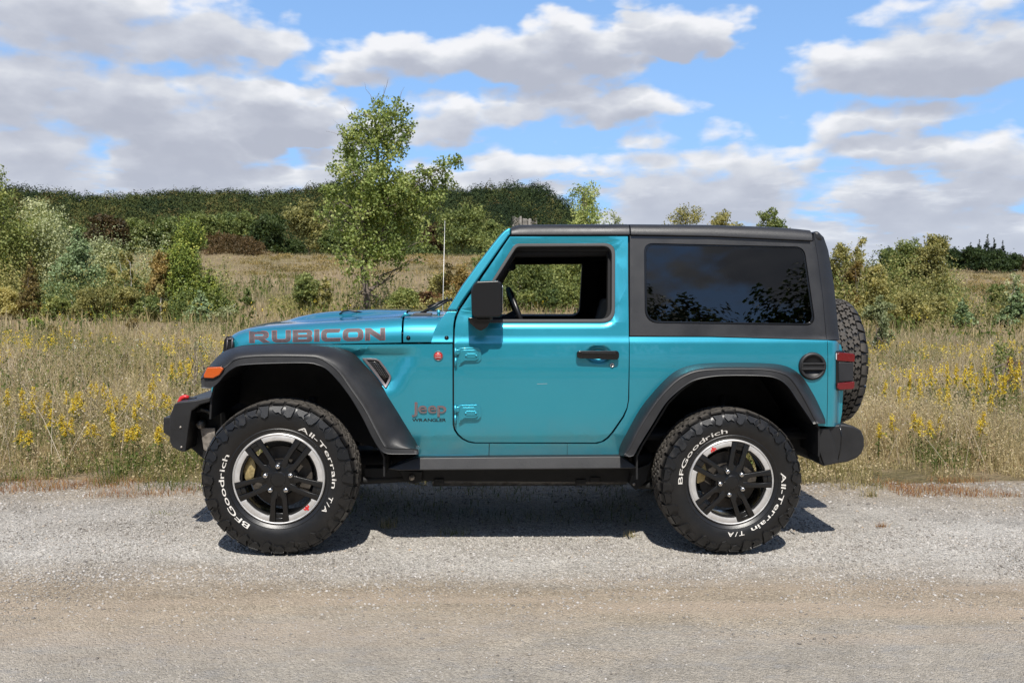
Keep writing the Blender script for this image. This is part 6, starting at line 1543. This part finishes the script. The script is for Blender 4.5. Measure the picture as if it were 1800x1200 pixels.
# --- ridge forest
def wood(name, label, pts, hts, wid, nper, ls, lm, seed, vz=None):
    rg = np.random.default_rng(seed); n = len(pts); ac = Acc()
    d = rg.normal(size=(n, nper, 3)); d[:,:,2] = np.abs(d[:,:,2])*1.1-.25; d /= np.linalg.norm(d, axis=2, keepdims=True)
    lump = 1+.16*np.sin(d[:,:,0]*7+rg.uniform(0,6,(n,1)))*np.sin(d[:,:,1]*6+rg.uniform(0,6,(n,1)))+.10*np.sin(d[:,:,2]*11+rg.uniform(0,6,(n,1)))
    rr_ = (rg.random((n, nper))**.12)*lump
    pos = d*rr_[:,:,None]*np.stack([wid/2, wid/2, hts*.5], -1)[:,None,:]+pts[:,None,:]+np.stack([0*hts, 0*hts, hts*.5], -1)[:,None,:]
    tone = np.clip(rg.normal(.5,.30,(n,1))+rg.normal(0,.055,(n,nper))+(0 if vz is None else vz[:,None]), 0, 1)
    V, Fq = leafquads(pos.reshape(-1,3), np.repeat(ls, n*nper) if np.isscalar(ls) else np.repeat(ls, nper), rg, d.reshape(-1,3), .72, .8); ac.add(V, Fq, np.repeat(tone.ravel(), 4))
    return tag(link(name, ac.mesh(name), lm), label, 'woodland', None, 'stuff')
rg = np.random.default_rng(77); n = 5600
pb = rg.uniform(-850, 1075, n); d = 150+(rg.random(n)**.8)*340; a_ = np.arctan((pb-900)/F)+R(2.5); x = d*np.tan(a_); y = d+CAMY; z = gz(x, y); 
MR = attr_mat('autumn_wood', [(0,(.016,.030,.012)),(.3,(.034,.052,.017)),(.55,(.066,.082,.023)),(.8,(.115,.118,.032)),(1,(.15,.11,.04))], .85, .12, .75, .02)
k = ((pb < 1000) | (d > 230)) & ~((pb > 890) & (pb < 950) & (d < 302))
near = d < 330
for nm, sel, lb in (('woodland', near & k, 'mixed green and yellowing woodland on the lower slope of the ridge'), ('woodland', ~near & k, 'dense green woodland along the crest of the ridge, cloud shadow painted into its leaf tone')):
    m_ = int(sel.sum()); hh = rg.uniform(7.5, 13, m_); wood(nm, lb, np.stack([x[sel], y[sel], z[sel]-3.5], -1), hh, rg.uniform(6.5, 10, m_), 300 if lb[0] == 'm' else 230, d[sel]*.0017, MR, 78, vz=.10-.0009*(d[sel]-150)-.22*np.clip((pb[sel]-480)/200, 0, 1))  # cloud shadow set into the leaf tone: darker towards the crest and the right
# rocky cliff on the ridge, a crag of several faces
MC = mat('limestone', (.24,.22,.195), .9, var=.35, vscale=.4, bump=.8, bscale=1.5)
for i, (px0_, px1_, yt, yb) in enumerate([(900,916,380,397),(918,942,383,396),(850,864,381,390)]):
    dd = 300; bm = bmesh.new(); m_ = 7
    for j in range(m_):
        p0 = px0_+(px1_-px0_)*j/m_; xa, ya = at(p0, dd+random.uniform(-4,4)); xb, _ = at(p0+(px1_-px0_)/m_*1.9, dd); t0_ = CAMZ+(ray(p0, yt+random.uniform(0,1.5)).z)*dd/ray(p0, yt).y; b0_ = CAMZ+(ray(p0, yb).z)*dd/ray(p0, yb).y-7
        ya += j*.35; prism(bm, [(xa,b0_),(xb,b0_-.5),(xb-.2,t0_-random.uniform(0,.5)),((xa+xb)/2,t0_),(xa+.1,t0_-random.uniform(0,.4))], ya, ya+7)
    o = bm_to('cliff', bm, MC, None, False); bevel(o, .3, 1); tag(o, ['pale limestone cliff on the ridge above the windscreen','lower limestone ledge right of the tall cliff','small pale rock patch left of the cliffs'][i], 'cliff', None, 'structure')
# far treeline on the right horizon
rg = np.random.default_rng(99); n = 420; pb = rg.uniform(1080, 2100, n); d = rg.uniform(230, 420, n); a_ = np.arctan((pb-900)/F)+R(2.5); x = d*np.tan(a_); y = d+CAMY
wood('woodland', 'low blue-green treeline on the right horizon', np.stack([x, y, gz(x, y)-1], -1), rg.uniform(7,12,n), rg.uniform(9,15,n), 90, d*.003, MR, 98, vz=np.full(n,-.2))
# the wood behind the photographer, mirrored in the rear quarter glass
rg = np.random.default_rng(101); n = 34; x = np.linspace(-25, 45, n)+rg.normal(0,.6,n); y = -33+rg.normal(0,1.5,n); h = 14.2+.7*np.sin(x*.42)+rg.normal(0,.6,n)
wood('woodland', 'roadside wood behind the photographer mirrored in the rear side glass', np.stack([x, y, 0*x-.5], -1), h, rg.uniform(6,8.5,n), 9500, .26, LM['dark'], 102)
